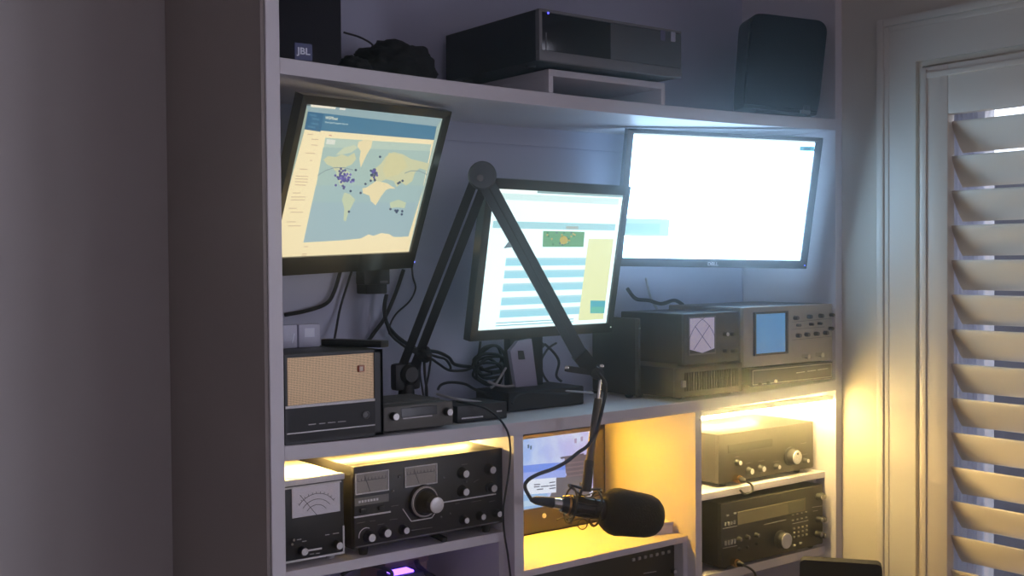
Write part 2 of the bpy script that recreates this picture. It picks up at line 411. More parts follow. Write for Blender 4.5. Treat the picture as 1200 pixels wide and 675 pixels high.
# ================================================================ MONITORS
def axes(yaw, pitch, roll):
    ex = V((math.cos(yaw), math.sin(yaw), 0)); n = V((math.sin(yaw), -math.cos(yaw), 0)); up = V((0, 0, 1))
    n2 = n*math.cos(pitch)-up*math.sin(pitch); u2 = up*math.cos(pitch)+n*math.sin(pitch)
    return ex*math.cos(roll)+u2*math.sin(roll), u2*math.cos(roll)-ex*math.sin(roll), n2
class Mon:
    """a flat monitor; origin at the screen's centre, local x right, y into the screen, z up"""
    def __init__(s, label, c, w, asp, yaw, pitch, roll, bez, thick=.05, group='computer monitors'):
        ex, up, n = axes(math.radians(yaw), math.radians(pitch), math.radians(roll))
        M = Matrix((ex, -n, up)).transposed().to_4x4(); M.translation = V(c)
        s.M, s.Mi, s.n, s.c = M, M.inverted(), n, V(c)
        s.o = thing('monitor', label, 'monitor', M, group)
        s.w, s.h = w, w/asp
        W, H = s.w/2, s.h/2; l, r, t, b = bez
        bm = bmesh.new()
        F = [(-W-l, -H-b), (W+r, -H-b), (W+r, H+t), (-W-l, H+t)]; I = [(-W, -H), (W, -H), (W, H), (-W, H)]
        rings = []
        for pts, y in ((I, .002), (I, -.004), (F, -.006), (F, .016), ([(x*.96, z*.96) for x, z in F], .024)):
            rings.append([bm.verts.new((x, y, z)) for x, z in pts])
        for A, C in zip(rings, rings[1:]):
            for i in range(4): bm.faces.new([A[i], A[(i+1) % 4], C[(i+1) % 4], C[i]])
        finish('bezel', bm, BLKG, s.o)
        bm = bmesh.new(); box(bm, -W*.94, W*.94, .023, .036, -H*.94, H*.94, bev=.006); box(bm, -W*.5, W*.5, .034, thick, -H*.55, H*.55, bev=.008)
        finish('rear_housing', bm, BLK, s.o, True)
        s.layers = []; s.cols = {}
    def p(s, x, y):
        q = s.Mi @ atP(x, y, s.c, s.n); return q.x, q.z
    def poly(s, pts, col, st=1., px=True, f=None):
        if f: pts = [f(*q) for q in pts]
        s.layers.append(([s.p(*q) for q in pts] if px else pts, col, st))
    def rect(s, u0, v0, u1, v1, col, st=1.):
        a = lambda u, v: (-s.w/2+u*s.w, s.h/2-v*s.h)
        s.poly([a(u0, v0), a(u1, v0), a(u1, v1), a(u0, v1)], col, st, px=False)
    def build(s):
        bm = bmesh.new(); mats = []
        W, H = s.w/2, s.h/2
        for k, (pts, col, st) in enumerate(s.layers):
            m_ = glow(col, st, 'screen')
            if m_ not in mats: mats.append(m_)
            pts = [(min(max(x, -W), W), min(max(z, -H), H)) for x, z in pts]
            try: f = bm.faces.new([bm.verts.new((x, .0015-.00005*k, z)) for x, z in pts])
            except ValueError: continue
            f.material_index = mats.index(m_)
            f.normal_update()
            if f.normal.y > 0: f.normal_flip()
        me = bpy.data.meshes.new('screen'); 
        bmesh.ops.triangulate(bm, faces=[f for f in bm.faces if len(f.verts) > 4])
        bm.to_mesh(me); bm.free()
        for m_ in mats: me.materials.append(m_)
        o = bpy.data.objects.new('screen', me); COL.objects.link(o); o.parent = s.o
        return o
    def blob(s, x, y, r, col, st=1., n=8, f=None):
        if f: x, y = f(x, y)
        s.poly([(x+r*math.cos(2*math.pi*i/n), y+r*math.sin(2*math.pi*i/n)) for i in range(n)], col, st)
    def led(s, px, py, col, r=.0016):
        x, z = s.p(px, py)
        finish('power_light', LA((x, -.0055, z), (0, -1, 0), [(0, r), (.0012, r), (.0016, r*.5)], 10), glow(col, 3, 'led'), s.o)
    def mount(s, wall_x, wall_z, y0):
        """arm from the rear housing to the back panel, drawn in world space"""
        bm = bmesh.new(); a = s.M @ V((0, y0, 0)); b = V((wall_x, YB-.012, wall_z)); mid = V(((a.x+b.x)/2, (a.y+b.y)/2, a.z))
        tube(bm, [a, mid, V((b.x, b.y, b.z))], .014, 10, smooth=False)
        lathe(bm, (b.x, YB-.0005, b.z), (0, -1, 0), [(0, .04), (.012, .04)], 20)
        finish('wall_bracket', bm, BLKM, s.o, False, M=s.Mi)

# --- the tilted monitor with the map
LM = Mon('tilted black monitor showing a world map, beside the side panel', (1.1377, 2.0, 1.6579), .4002, 4/3, 18.14, 20.28, 1.89, (.016, .017, .017, .036))
a1 = lambda X, Y: (320+X/5.445, 100+Y/5.445)
a2 = lambda X, Y: (320+X/5.445, 210+Y/5.445)
CREAM = (250, 233, 188)
LM.rect(0, 0, 1, 1, CREAM)
LM.poly([(208, 112), (1090, 205), (1050, 268), (190, 165)], (152, 176, 180), f=a1)
LM.poly([a1(1050, 262), a1(1090, 205), a2(895, 465), a2(868, 465)], (176, 194, 182))
LM.poly([a1(208, 112), a1(228, 165), a1(205, 284), a1(95, 690), a1(60, 690)], (165, 180, 165))
LM.poly([(225, 168), (1048, 264), (1030, 350), (203, 282)], (76, 124, 152), f=a1)
LM.poly([(225, 168), (328, 181), (305, 298), (203, 282)], (62, 108, 140), f=a1)
for k, (x, y) in enumerate(((250, 190), (268, 215), (262, 245), (240, 265))):
    LM.poly([(x-14, y-8), (x+32, y), (x+28, y+12), (x-16, y+3)], (84, 130, 158), f=a1)
LM.poly([(245, 119), (405, 134), (400, 153), (243, 139)], (242, 235, 215), f=a1)
LM.poly([(430, 139), (470, 143), (462, 160), (425, 156)], (225, 225, 215), f=a1)
LM.poly([(212, 114), (240, 118), (238, 132), (208, 128)], (90, 100, 105), f=a1)
LM.poly([(335, 335), (1012, 378), (1000, 430), (322, 420)], (186, 205, 190), f=a1)
LM.poly([a1(322, 395), a1(1005, 420), a1(950, 690), a1(268, 690)], (170, 194, 186))
LM.poly([a1(275, 640), a1(965, 640), a2(865, 366), a2(195, 405)], (165, 191, 190))
LM.poly([a2(250, 150), a2(915, 150), a2(865, 366), a2(195, 405)], (162, 187, 192))
for x0, y0, x1, y1 in ((345, 345, 400, 375),): LM.poly([(x0, y0), (x1, y0+4), (x1-6, y1+4), (x0-6, y1)], (225, 228, 215), f=a1)
LAND = (208, 208, 168); LANDY = (238, 222, 176); LANDG = (198, 208, 174)
LM.poly([(322, 475), (352, 452), (400, 458), (440, 440), (480, 455), (520, 430), (532, 470), (505, 505), (470, 520), (440, 545), (425, 560), (395, 545), (380, 520), (345, 505)], LAND, f=a1)
LM.poly([(400, 540), (470, 540), (500, 565), (480, 600), (455, 625), (430, 640), (415, 600)], LANDG, f=a1)
LM.poly([(400, 445), (450, 400), (520, 380), (540, 400), (500, 430), (450, 440)], (204, 212, 182), f=a1)
LM.poly([(545, 362), (590, 345), (636, 352), (628, 395), (600, 440), (575, 495), (560, 525), (552, 470), (560, 420), (540, 390)], LANDY, f=a1)
LM.poly([(620, 600), (640, 540), (690, 500), (720, 455), (770, 425), (830, 440), (880, 470), (960, 490), (1000, 500), (985, 545), (935, 530), (905, 560), (890, 610), (850, 640), (820, 620), (790, 650), (770, 610), (720, 600), (680, 620)], LAND, f=a1)
LM.poly([(740, 430), (830, 450), (860, 520), (800, 570), (720, 590), (700, 540)], (214, 208, 160), f=a1)
LM.poly([a1(600, 650), a1(660, 610), a1(730, 625), a1(780, 660), a2(770, 50), a2(720, 70), a2(690, 110), a2(655, 168), a2(625, 140), a2(615, 105), a2(575, 90), a2(570, 60)], LANDY)
LM.poly([a2(455, 85), a2(490, 95), a2(525, 130), a2(505, 170), a2(480, 215), a2(465, 270), a2(450, 262), a2(455, 190), a2(440, 130)], LANDG)
LM.poly([a2(745, 150), a2(800, 130), a2(850, 150), a2(840, 185), a2(790, 180), a2(750, 185)], LANDG)
LM.poly([a2(195, 405), a2(420, 392), a2(560, 378), a2(610, 352), a2(640, 362), a2(690, 344), a2(740, 350), a2(770, 368), a2(865, 370), a2(860, 388), a2(192, 418)], CREAM)
for pts in ([(285, 575), (330, 545), (390, 525), (450, 524), (510, 540)], [(840, 560), (880, 545), (930, 545), (985, 570)]):
    for (x, y), (x2, y2) in zip(pts, pts[1:]): LM.poly([(x, y-2), (x2, y2-2), (x2, y2+3), (x, y+3)], (130, 150, 155), f=a1)
PUR = (92, 84, 152); NAVY = (66, 78, 104)
for i in range(40):
    x = 450+random.gauss(0, 27); y = 588+random.gauss(0, 17); LM.blob(x, y, 1.5, random.choice((PUR, (118, 105, 180), (78, 76, 138))), f=a1)
for x, y in ((428, 530), (455, 540), (430, 555), (440, 640), (445, 655), (418, 545)): LM.blob(x, y, 1.5, (86, 84, 130), f=a1)
for i in range(18): LM.blob(633+random.gauss(0, 10), 553+random.gauss(0, 16), 1.5, random.choice((PUR, NAVY)), f=a1)
for x, y in ((675, 453), (520, 537), (582, 626), (640, 598), (615, 605), (800, 615), (818, 606), (790, 622)): LM.blob(x, y, 1.5, NAVY, f=a1)
for x, y in ((486, 72), (550, 84), (475, 203), (740, 187), (772, 196), (786, 196), (779, 206), (815, 200), (812, 220), (640, 2)): LM.blob(x, y, 1.5, NAVY, f=a2)
for x, y, w in ((228, 308, 36), (258, 340, 44), (254, 376, 40), (228, 428, 60), (232, 474, 14), (185, 530, 50), (175, 575, 80), (172, 592, 80), (170, 610, 80), (165, 630, 70), (355, 314, 18)):
    LM.poly([(x-w/2, y-3), (x+w/2, y), (x+w/2-1, y+5), (x-w/2-1, y+2)], (214, 186, 150) if x != 355 else (200, 130, 110), f=a1)
for x, y, w in ((140, 82, 50), (150, 108, 90), (148, 126, 90), (115, 180, 50), (140, 205, 80), (105, 266, 60), (125, 292, 80), (200, 424, 24), (190, 470, 30), (185, 480, 30)):
    LM.poly([(x-w/2, y-2), (x+w/2, y-2), (x+w/2-1, y+3), (x-w/2-1, y+3)], (212, 186, 150), f=a2)
LM.build(); LM.led(483.5, 305.9, (90, 110, 255))
x, z = LM.p(*a1(328, 214)); text('page_title', 'WSPRnet', .0085, glow((215, 222, 205), 1, 'screen'), LM.o, x, z, -.0045+.003)
x, z = LM.p(*a1(326, 238)); text('page_subtitle', 'Weak Signal Propagation Reporter', .0045, glow((165, 190, 195), 1, 'screen'), LM.o, x, z, -.0045+.003)
bm = bmesh.new()
for k in range(9):
    x, z = LM.p(*a1(885+k*15, 247+k*1.5)); box(bm, x, x+.0035, .0008, .0011, z, z+.0016)
finish('page_links', bm, glow((130, 160, 176), 1, 'screen'), LM.o)
LM.mount(1.17, 1.62, .045)

# --- the small monitor on the worktop behind the microphone arm
MM = Mon('black monitor with a pale cyan web page standing behind the microphone arm', (1.6230, 1.99, 1.5035), .4115, 4/3, 5.4, 10.38, -.1, (.022, .016, .022, .022))
b1 = lambda X, Y: (530+X/2.813, 180+Y/2.813)
MM.rect(0, 0, 1, 1, (226, 252, 255), 1.4)
MM.rect(0, 0, 1, .018, (150, 178, 178)); MM.rect(0, .0, .32, .03, (245, 255, 252), 1.2)
MM.rect(.03, .03, .97, .075, (224, 252, 250), 1.)
MM.rect(.03, .225, .97, .275, (176, 226, 234), 1.)
MM.rect(.76, .34, .97, .97, (240, 246, 190), 1.)
for v in (.515, .605, .70, .80, .89): MM.rect(.15, v-.016, .76, v+.028, (168, 230, 246), 1.); MM.rect(.15, v-.03, .76, v-.016, (190, 236, 248), 1.)
for v in (.955, .975): MM.rect(.13, v-.004, .72, v+.004, (160, 205, 215))
MM.poly([(300, 255), (437, 258), (433, 308), (298, 308)], (110, 168, 126), f=b1)
random.seed(11)
for i in range(26):
    x = random.uniform(306, 428); y = random.uniform(260, 302); MM.blob(x, y, 1.3, random.choice(((70, 130, 96), (196, 178, 110), (150, 200, 160), (92, 120, 130))), n=5, f=b1)
MM.blob(367, 285, 5, (196, 178, 96), f=b1)
MM.poly([(375, 239), (415, 240), (414, 249), (374, 248)], (176, 190, 186), f=b1)
MM.poly([(455, 484), (504, 485), (500, 526), (454, 526)], (86, 180, 196), f=b1); MM.poly([(458, 505), (500, 505), (498, 524), (456, 524)], (110, 196, 176), f=b1)
MM.poly([(168, 312), (200, 308), (192, 280)], (110, 130, 140), f=b1)
MM.build(); MM.led(713.5, 382.5, (220, 240, 220), .0012)
# stand of its own: a pale neck with a cable slot, on a dark foot
bm = bmesh.new()
stY = 2.075
q = [atY(*c, stY) for c in ((598, 411), (607, 400), (623, 397), (630, 453), (605, 455))]
A = [bm.verts.new(v) for v in q]; C = [bm.verts.new(v+V((.0, .012, 0))) for v in q]
bm.faces.new(A); bm.faces.new(C[::-1])
for i in range(5): bm.faces.new([A[i], C[i], C[(i+1) % 5], A[(i+1) % 5]])
nk = finish('stand_neck', bm, mat('pale_plastic', (176, 172, 198), .5), MM.o, M=MM.Mi, label='pale lavender stand neck')
bm = bmesh.new()
q = [atY(*c, stY-.001) for c in ((607, 411), (613.5, 411), (615.5, 421), (608, 421.5))]
A = [bm.verts.new(v) for v in q]; C = [bm.verts.new(v+V((.0, .006, 0))) for v in q]
bm.faces.new(A); bm.faces.new(C[::-1])
for i in range(4): bm.faces.new([A[i], C[i], C[(i+1) % 4], A[(i+1) % 4]])
finish('cable_slot', bm, BLK, nk, M=MM.Mi)
bm = bmesh.new(); nb = min(v.z for v in [atY(605, 455, stY)])
box(bm, 1.50, 1.72, 2.0, 2.125, wzm(1.48, 1.74), nb+.002, bev=.004)
box(bm, 1.57, 1.67, 2.088, 2.11, nb, 1.47, bev=.004)
finish('stand_foot', bm, BLKM, MM.o, M=MM.Mi)

# --- the wide monitor
RM = Mon('wide black monitor with a blank glowing white page next to the window wall', (2.160, 1.98, 1.6553), .499, 1.6, -21.95, 12.19, -1.25, (.017, .018, .010, .021))
c1 = lambda X, Y: (700+X/2.813, 120+Y/2.813)
RM.rect(0, 0, 1, 1, (176, 218, 255), 7.2)
RM.rect(.0, .0, 1, .015, (215, 232, 240), 1.2)
RM.rect(0, .68, .24, .82, (190, 240, 255), 1.0); RM.rect(.0, .72, .19, .80, (170, 228, 246), 1.0)
RM.poly([(668, 144), (716, 146), (715, 161), (667, 160)], (82, 166, 186), f=c1); RM.poly([(682, 148), (704, 149), (703, 158), (681, 158)], (40, 116, 140), f=c1)
RM.build(); RM.led(941.7, 310.5, (90, 110, 255), .0014)
x, z = RM.p(834, 310.5); text('maker_mark', 'DELL', .0115, SILV, RM.o, x, z, -.0064, 'CENTER', 1.15, .0003)
RM.mount(2.19, 1.62, .045)

# ============================================================= UPPER SHELF
def on_upper(x, w=0.): return max(uz(x-w), uz(x+w))+.0006
# loudspeaker with a badge
xs0, xs1 = .905, atY(401, 60, 1.895).x
s1 = thing('loudspeaker', 'black loudspeaker with a small badge, standing against the side panel', 'loudspeaker', ((xs0+xs1)/2, 1.895, on_upper(.9)), 'loudspeakers on the upper shelf')
w = (xs1-xs0)/2
finish('cabinet', B(-w, w, .012, .17, 0, .30, bev=.01), BLK, s1, True)
finish('grille', PR(rounded(2*w-.004, .29, .014, cz=.147), 0, .011), GRILL, s1, True)
q0 = atY(345.5, 70.5, 1.893); q1 = atY(366, 52, 1.893)
bx, bz = (q0.x+q1.x)/2-s1.location.x, (q0.z+q1.z)/2-s1.location.z
bw, bh = (q1.x-q0.x), (q1.z-q0.z)
bd = finish('badge', B(bx-bw/2, bx+bw/2, -.002, .001, max(bz-bh/2, .003), bz+bh/2, bev=.0008), mat('badge_blue_grey', (74, 80, 124), .4), s1)
text('badge_lettering', 'JBL', bh*.52, mat('badge_white', (235, 238, 255), .5, emit=(200, 205, 255), es=.0), bd, bx, bz-bh*.12, -.0025, 'CENTER', 1.15, .0004)

# crumpled cloth bundle
bm = bmesh.new(); bmesh.ops.create_icosphere(bm, subdivisions=5, radius=1)
from mathutils import noise
p0 = atY(472, 88, 2.0); zb = on_upper(p0.x, .1)
for v in bm.verts:
    c = v.co.copy(); n = noise.fractal(c*2.3, 1., 2., 4)*.18+noise.fractal(c*6, 1., 2., 3)*.06
    c *= 1+n
    c = V((c.x*.088, c.y*.07, max(c.z, -.75)*.054+.0408)); v.co = c
tag(finish('cloth_bundle', bm, CLOTH, None, 'all', M=None), 'crumpled black bundle lying on the upper shelf between loudspeaker and computer', 'bundle').location = (p0.x, 2.03, zb)
bm = bmesh.new(); bmesh.ops.create_icosphere(bm, subdivisions=4, radius=1)
for v in bm.verts:
    c = v.co*(1+noise.fractal(v.co*2.6, 1., 2., 3)*.25); v.co = V((c.x*.036, c.y*.03, max(c.z, -.7)*.024+.017))
p1 = atY(415, 74, 1.97)
tag(finish('cloth_bundle', bm, CLOTH, None, 'all'), 'small dark crumpled heap close beside the badged loudspeaker', 'bundle').location = (p1.x, 1.97, on_upper(p1.x))
bm = tube(bmesh.new(), [atY(403, 38, 2.1), atY(420, 43, 2.1), atY(432, 49, 2.10), atY(437, 53, 2.10)], .0022)
tag(finish('cable', bm, CABB, smooth=True), 'thin black cable drooping from the badged loudspeaker to the bundle', 'cable')

# riser and computer
zr0 = on_upper(1.67, .19); rx0, rx1 = atY(643, 95, 1.872).x, atY(779.5, 110, 1.872).x
zr1 = atY(643, 80.5, 1.872).z
th = .0125
rs = thing('monitor_riser', 'low white riser stand under the black computer on the upper shelf', 'riser', (rx0, 1.872, zr0))
finish('top', B(0, rx1-rx0, 0, .26, zr1-zr0-th*1.15, zr1-zr0, bev=.001), WHITE, rs)
for xx in (0, rx1-rx0-th): finish('leg', B(xx, xx+th, 0, .26, .0, zr1-zr0-th*1.15, bev=.001), WHITE, rs)
PY = 1.822
pc = Dev('desktop_computer', 'black desktop computer lying flat on the white riser', 'computer', PY, (632, 40), (799, 60), (634, 9.5), (632, 75), .345, z0=zr1+.0050)
pc.case(BLKM, .012, 0, .001, .003)
bm = bmesh.new(); W_, H_ = pc.w, pc.h
sx = pc.p(716, 50)[0]
box(bm, 0, W_, .0, .013, 0, .021, bev=.002); box(bm, 0, W_, 0, .013, H_-.006, H_, bev=.002); box(bm, 0, .008, 0, .013, .021, H_-.006, bev=.001)
finish('front_trim', bm, GREYM, pc.o, True, label='silver grey front trim')
finish('gloss_panel', B(.0085, sx, .002, .013, .0215, H_-.0065, bev=.001), BLKG, pc.o, True)
finish('drive_bay', B(sx+.0005, W_, .001, .013, .0215, H_-.0065, bev=.002), mat('pc_grey', (82, 82, 86), .5), pc.o, True)
x, z = pc.p(643, 15); finish('power_light', LA((x, .002, z), (0, -1, 0), [(0, .0022), (.001, .0022), (.0016, .001)], 12), glow((70, 70, 255), 5, 'led'), pc.o)
x0, z0 = pc.p(640, 38); x1_, z1_ = pc.p(640, 59); finish('slot', B(x0, x0+.0022, .0012, .004, z1_, z0), GREYM, pc.o)
for (a, b), mt_ in (((777, 41), mat('sticker_violet', (120, 112, 150), .5)), ((789, 42.5), mat('sticker_silver', (176, 176, 196), .4))):
    x, z = pc.p(a, b); finish('sticker', B(x-.007, x+.007, .0002, .0012, z-.012, z+.010), mt_, pc.o)
for fx in (.03, W_-.03):
    for fy in (.07, .3): finish('foot', LA((fx, fy, -.0045), (0, 0, 1), [(0, .011), (.006, .012)], 16), RUBB, pc.o, True)

# second loudspeaker, rounded top, leaning
sp = atY(916, 135, 1.915)
M_ = Matrix.Translation((sp.x, 1.915, on_upper(sp.x, .12)+.004)) @ Matrix.Rotation(math.radians(-30), 4, 'Z') @ Matrix.Rotation(math.radians(5.5), 4, 'Y')
s2 = thing('loudspeaker', 'black round-topped loudspeaker leaning beside the window-side panel', 'loudspeaker', M_, 'loudspeakers on the upper shelf')
poly = []
h_ = .255
for x, z in ((-.098, .012), (.098, .012), (.102, .05)): poly.append((x, z))
for k in range(7):
    a = math.radians(90*k/6); poly.append((.105-.03+.03*math.cos(a), h_-.03+.03*math.sin(a)))
for k in range(7):
    a = math.radians(90+90*k/6); poly.append((-.105+.03+.03*math.cos(a), h_-.03+.03*math.sin(a)))
poly.append((-.102, .05))
bm = PR(poly, .012, .092); finish('cabinet', bm, BLK, s2, True)
finish('grille', PR([(x*.96, .008+z*.96) for x, z in poly], 0, .012), GRILL, s2, True)
bm = B(-.06, .085, .02, .1, .004, .014, bev=.003); finish('stand', bm, GREYD, s2, True)
finish('foot_plate', B(.052, .077, .0, .016, .010, .036, bev=.003), GREYM, s2, True)

# ================================================================ WORKTOP
# vintage table radio
RY = 1.872
rd = Dev('table_radio', 'vintage black table radio with a perforated gold grille by the side panel', 'radio', RY, (336, 470), (449, 470), (449, 409), (400, 516), .175)
rz = wz(.9)+.0006; dz = rz-rd.Z0
rd.o.location.z = rz; rd.Z0 = rz; rd.h -= dz
rd.o.location.x = .9015; rd.w += rd.X0-.9015; rd.X0 = .9015
gx1, gz1 = rd.p(438.5, 413.5); _, gz0 = rd.p(438, 467.5)
_, lz0 = rd.p(400, 502)
finish('cabinet', B(0, rd.w, .006, rd.d, .006, rd.h, bev=.003), BLK, rd.o, True)
fx1 = gx1
bm = rect_frame(bmesh.new(), 0, rd.w, .0, rd.h, .0055, 0, .007); box(bm, fx1, rd.w, 0, .007, 0, rd.h)
finish('front_frame', bm, BLK, rd.o)
# perforated grille: a sheet with dimples
gm_ = bpy.data.materials.new('gold_grille'); gm_.use_nodes = True; nt = gm_.node_tree; b = nt.nodes['Principled BSDF']
tc = nt.nodes.new('ShaderNodeTexCoord'); mp = nt.nodes.new('ShaderNodeMapping'); mp.inputs['Scale'].default_value = (420, 0, 420)
vo = nt.nodes.new('ShaderNodeTexVoronoi'); vo.inputs['Randomness'].default_value = 0; vo.inputs['Scale'].default_value = 1
rp = nt.nodes.new('ShaderNodeValToRGB'); rp.color_ramp.elements[0].color = (.02, .015, .01, 1); rp.color_ramp.elements[1].color = (*lin((236, 200, 152)), 1); rp.color_ramp.elements[0].position = .27; rp.color_ramp.elements[1].position = .34
nt.links.new(tc.outputs['Object'], mp.inputs[0]); nt.links.new(mp.outputs[0], vo.inputs[0]); nt.links.new(vo.outputs['Distance'], rp.inputs[0]); nt.links.new(rp.outputs[0], b.inputs['Base Color'])
b.inputs['Metallic'].default_value = .35; b.inputs['Roughness'].default_value = .42
finish('grille', B(.0055, fx1, .002, .007, gz0, gz1), gm_, rd.o)
x, z = rd.p(423.3, 432); em = finish('emblem', rect_frame(bmesh.new(), x-.006, x+.006, z-.006, z+.006, .0016, -.002, .002), mat('emblem_copper', (178, 84, 60), .4), rd.o)
finish('emblem_centre', B(x-.0044, x+.0044, -.0008, .002, z-.0044, z+.0044), mat('emblem_cream', (232, 214, 190), .4), em)
_, tz = rd.p(390, 471.5)
finish('trim_bar', B(.0005, fx1, -.0015, .004, gz0-.004, gz0+.001, bev=.0006), SILP, rd.o)
finish('lower_panel', B(.0055, fx1, .0005, .007, .0055, gz0-.004), BLKM, rd.o)
finish('trim_bar', B(.003, fx1, -.001, .003, lz0-.0012, lz0+.0012, bev=.0004), SILP, rd.o)
rd.dashes([((361.5, 497.8), (370, 496.8)), ((374, 496.5), (381, 495.8)), ((384, 495.4), (393, 494.7)), ((396, 494.4), (405, 493.6))], .0014)
x, z = rd.p(428.8, 486); kb = finish('socket_ring', LA((x, 0, z), (0, -1, 0), [(0, .0075), (.002, .0075), (.003, .006), (.001, .0045)], 24), GREYM, rd.o, True)
finish('socket_hole', LA((x, -.0002, z), (0, -1, 0), [(0, .0042), (.0004, .0042)], 16), BLKG, kb)
# flat box lying skew on the radio
ra = V((0, 0, 0)); top = rz+rd.h
pa, pb = atY(376, 404.5, 2.03), atY(449, 410.5, 1.892)
ang = math.atan2(pb.y-pa.y, pb.x-pa.x); ln = V((pb.x-pa.x, pb.y-pa.y)).length
M_ = Matrix.Translation((pa.x, pa.y, top+.0005)) @ Matrix.Rotation(ang, 4, 'Z')
fb = thing('flat_case', 'slim black case lying on top of the vintage radio', 'case', M_)
finish('body', B(0, ln*.97, 0, .026, 0, .013, bev=.002), BLK, fb, True)
finish('lid_seam', B(.003, ln*.97-.003, -.0006, .001, .008, .009), GREYD, fb)
# two white socket boxes, resting on the radio
for x0, x1, mk, lb in (((329, 349.6, 0, 'white junction box with a slanted mark, on the radio against the side panel')), ((350.3, 376, 1, 'white junction box with a square bright label, beside the slim black case'))):
    a, b_ = atY(x0, 395, 2.005), atY(x1, 395, 2.005)
    zt = atY(355, 380.5, 2.005).z
    ax = max(a.x, .9025)
    j = thing('junction_box', lb, 'box', (ax, 2.005, top+.0005), 'white junction boxes on the radio')
    finish('body', B(0, b_.x-ax-.0018, 0, .022, 0, zt-top, bev=.002), mat('socket_white', (206, 206, 226), .4), j, True)
    if mk:
        q0, q1 = atY(357, 395.5, 2.005), atY(368.5, 384.5, 2.005)
        finish('label', B(q0.x-ax, q1.x-ax, -.0006, .001, q0.z-top, q1.z-top), mat('paper_label', (236, 238, 255), .6, emit=(205, 205, 255), es=.06), j)  # paper given a slight emission so it looks brighter
    else:
        q0, q1 = atY(342.5, 402, 2.005), atY(344.8, 391, 2.005)
        finish('label', bar(bmesh.new(), (q0.x-ax, -.0004, q0.z-top), (q1.x-ax, -.0004, q1.z-top), .003, .0008, (0, 1, 0)), MATS['paper_label'] if 'paper_label' in MATS else mat('paper_label', (236, 238, 255), .6, emit=(205, 205, 255), es=.06), j)

# small mobile radio with two knobs
mr = Dev('mobile_radio', 'small low grey-black car radio with two silver knobs on the worktop', 'radio', 1.892, (449.5, 490), (531, 485), (490, 473.5), (490, 501.5), .132, z0=wzm(1.05, 1.25))
mr.case(mat('dusty_grey', (96, 94, 92), .6, vary=.12), .01, .005, .002, .004); mr.panel(mat('warm_grey_panel', (98, 95, 90), .45), .012, .003, .003)
bm = bmesh.new()
for k in range(7): box(bm, .012, mr.w-.012, .03+k*.017, .038+k*.017, mr.h-.001, mr.h+.0035, bev=.001)
finish('heat_sink', bm, MATS['dusty_grey'], mr.o, True)
mr.knob(460.3, 487.7, .0085, .013); mr.knob(523.3, 482.4, .0085, .013)
q = mr.quad((470, 478), (512, 474.5)); q2 = mr.quad((470, 490), (512, 486.5))
finish('display', B(q[0][0], q[1][0], -.001, .002, q2[0][1]+.001, q[1][1], bev=.0006), BLKG, mr.o)
finish('trim_bar', bar(bmesh.new(), (mr.p(472, 490.3)[0], -.001, mr.p(490, 488.5)[1]), (mr.p(506, 487.3)[0], -.001, mr.p(490, 488.5)[1]), .0022, .002, (0, 1, 0)), SILP, mr.o)
mr.feet(.005, x=(.02, .02))

# low dark switch box behind the front cable
sw = Dev('switch_box', 'low dark box behind the hanging cable, next to the car radio', 'box', 1.93, (536, 485), (594, 480), (560, 474), (560, 493), .10, z0=wzm(1.25, 1.42))
sw.case(GREYD, .006, .0, .001, .003); sw.panel(BLK, .008)
sw.dashes([((541, 490.5), (566, 488)), ((582, 482), (588, 481.4))], .003, SILP, 'trim_bar')

# cross-needle meter on top of the power supply
ps = Dev('power_supply', 'black finned power supply under the crossed-needle meter', 'power supply', 1.878, (791.5, 450), (869.5, 445), (831, 428.5), (831, 466), .25, z0=wzm(1.9, 2.2))
ps.case(BLKM, .008, .004, .001, .003); ps.panel(mat('psu_panel', (62, 58, 54), .5), .008, .004)
bm = bmesh.new()
for k in range(22): xx = .03+k*(ps.w-.04)/22; box(bm, xx, xx+.003, -.003, .002, .018, ps.h-.012)
finish('vent_grille', bm, BLKM, ps.o)
x, z = ps.p(800, 450); finish('rocker_switch', B(x-.006, x+.006, -.006, .002, z-.008, z+.008, bev=.0015), GREYL, ps.o, True)
ps.feet(.004)
cn = Dev('power_meter', 'black crossed-needle meter with a white dial on the power supply', 'meter', 1.89, (801.5, 400), (866, 395), (834, 366.5), (834, 427), .22, z0=ps.Z0+ps.h+.0050)
cn.case(BLKM, .008, 0, .001, .003); cn.panel(mat('meter_panel', (66, 66, 72), .5), .008)
cn.feet(.0001)
for k in [c for c in cn.o.children if c.name.startswith('foot')]: bpy.data.objects.remove(k)
for fx in (.02, cn.w-.02):
    for fy in (.03, .19): finish('foot', LA((fx, fy, -.0045), (0, 0, 1), [(0, .008), (.006, .009)], 14), RUBB, cn.o, True)
pts = cn.quad((807.5, 373.5), (836.5, 371.5), (836.5, 408), (822.5, 413.5), (807.5, 409.5))
dl = finish('dial', PR(pts, -.002, .001), mat('lit_dial', (232, 226, 244), .6, emit=(205, 196, 240), es=.22), cn.o)  # faint emission added to brighten the dial card
wx = pts[1][0]-pts[0][0]; cx0 = pts[0][0]; cz = pts[3][1]
bm = bmesh.new()
stroke(bm, arc(cx0+wx*.95, cz, wx*1.05, 98, 160), .0009, -.0024); stroke(bm, arc(cx0+wx*.05, cz, wx*1.05, 20, 82), .0009, -.0024)
stroke(bm, [(cx0+wx*.85, pts[2][1]), (cx0+wx*.2, pts[0][1]-.018)], .001, -.0026); stroke(bm, [(cx0+wx*.15, pts[2][1]), (cx0+wx*.8, pts[0][1]-.018)], .001, -.0026)
finish('needle', bm, INK, dl)
bm = rect_frame(bmesh.new(), pts[0][0]-.004, pts[1][0]+.004, pts[3][1]-.004, pts[0][1]+.004, .0035, -.003, .001); finish('meter_rim', bm, GREYM, cn.o)
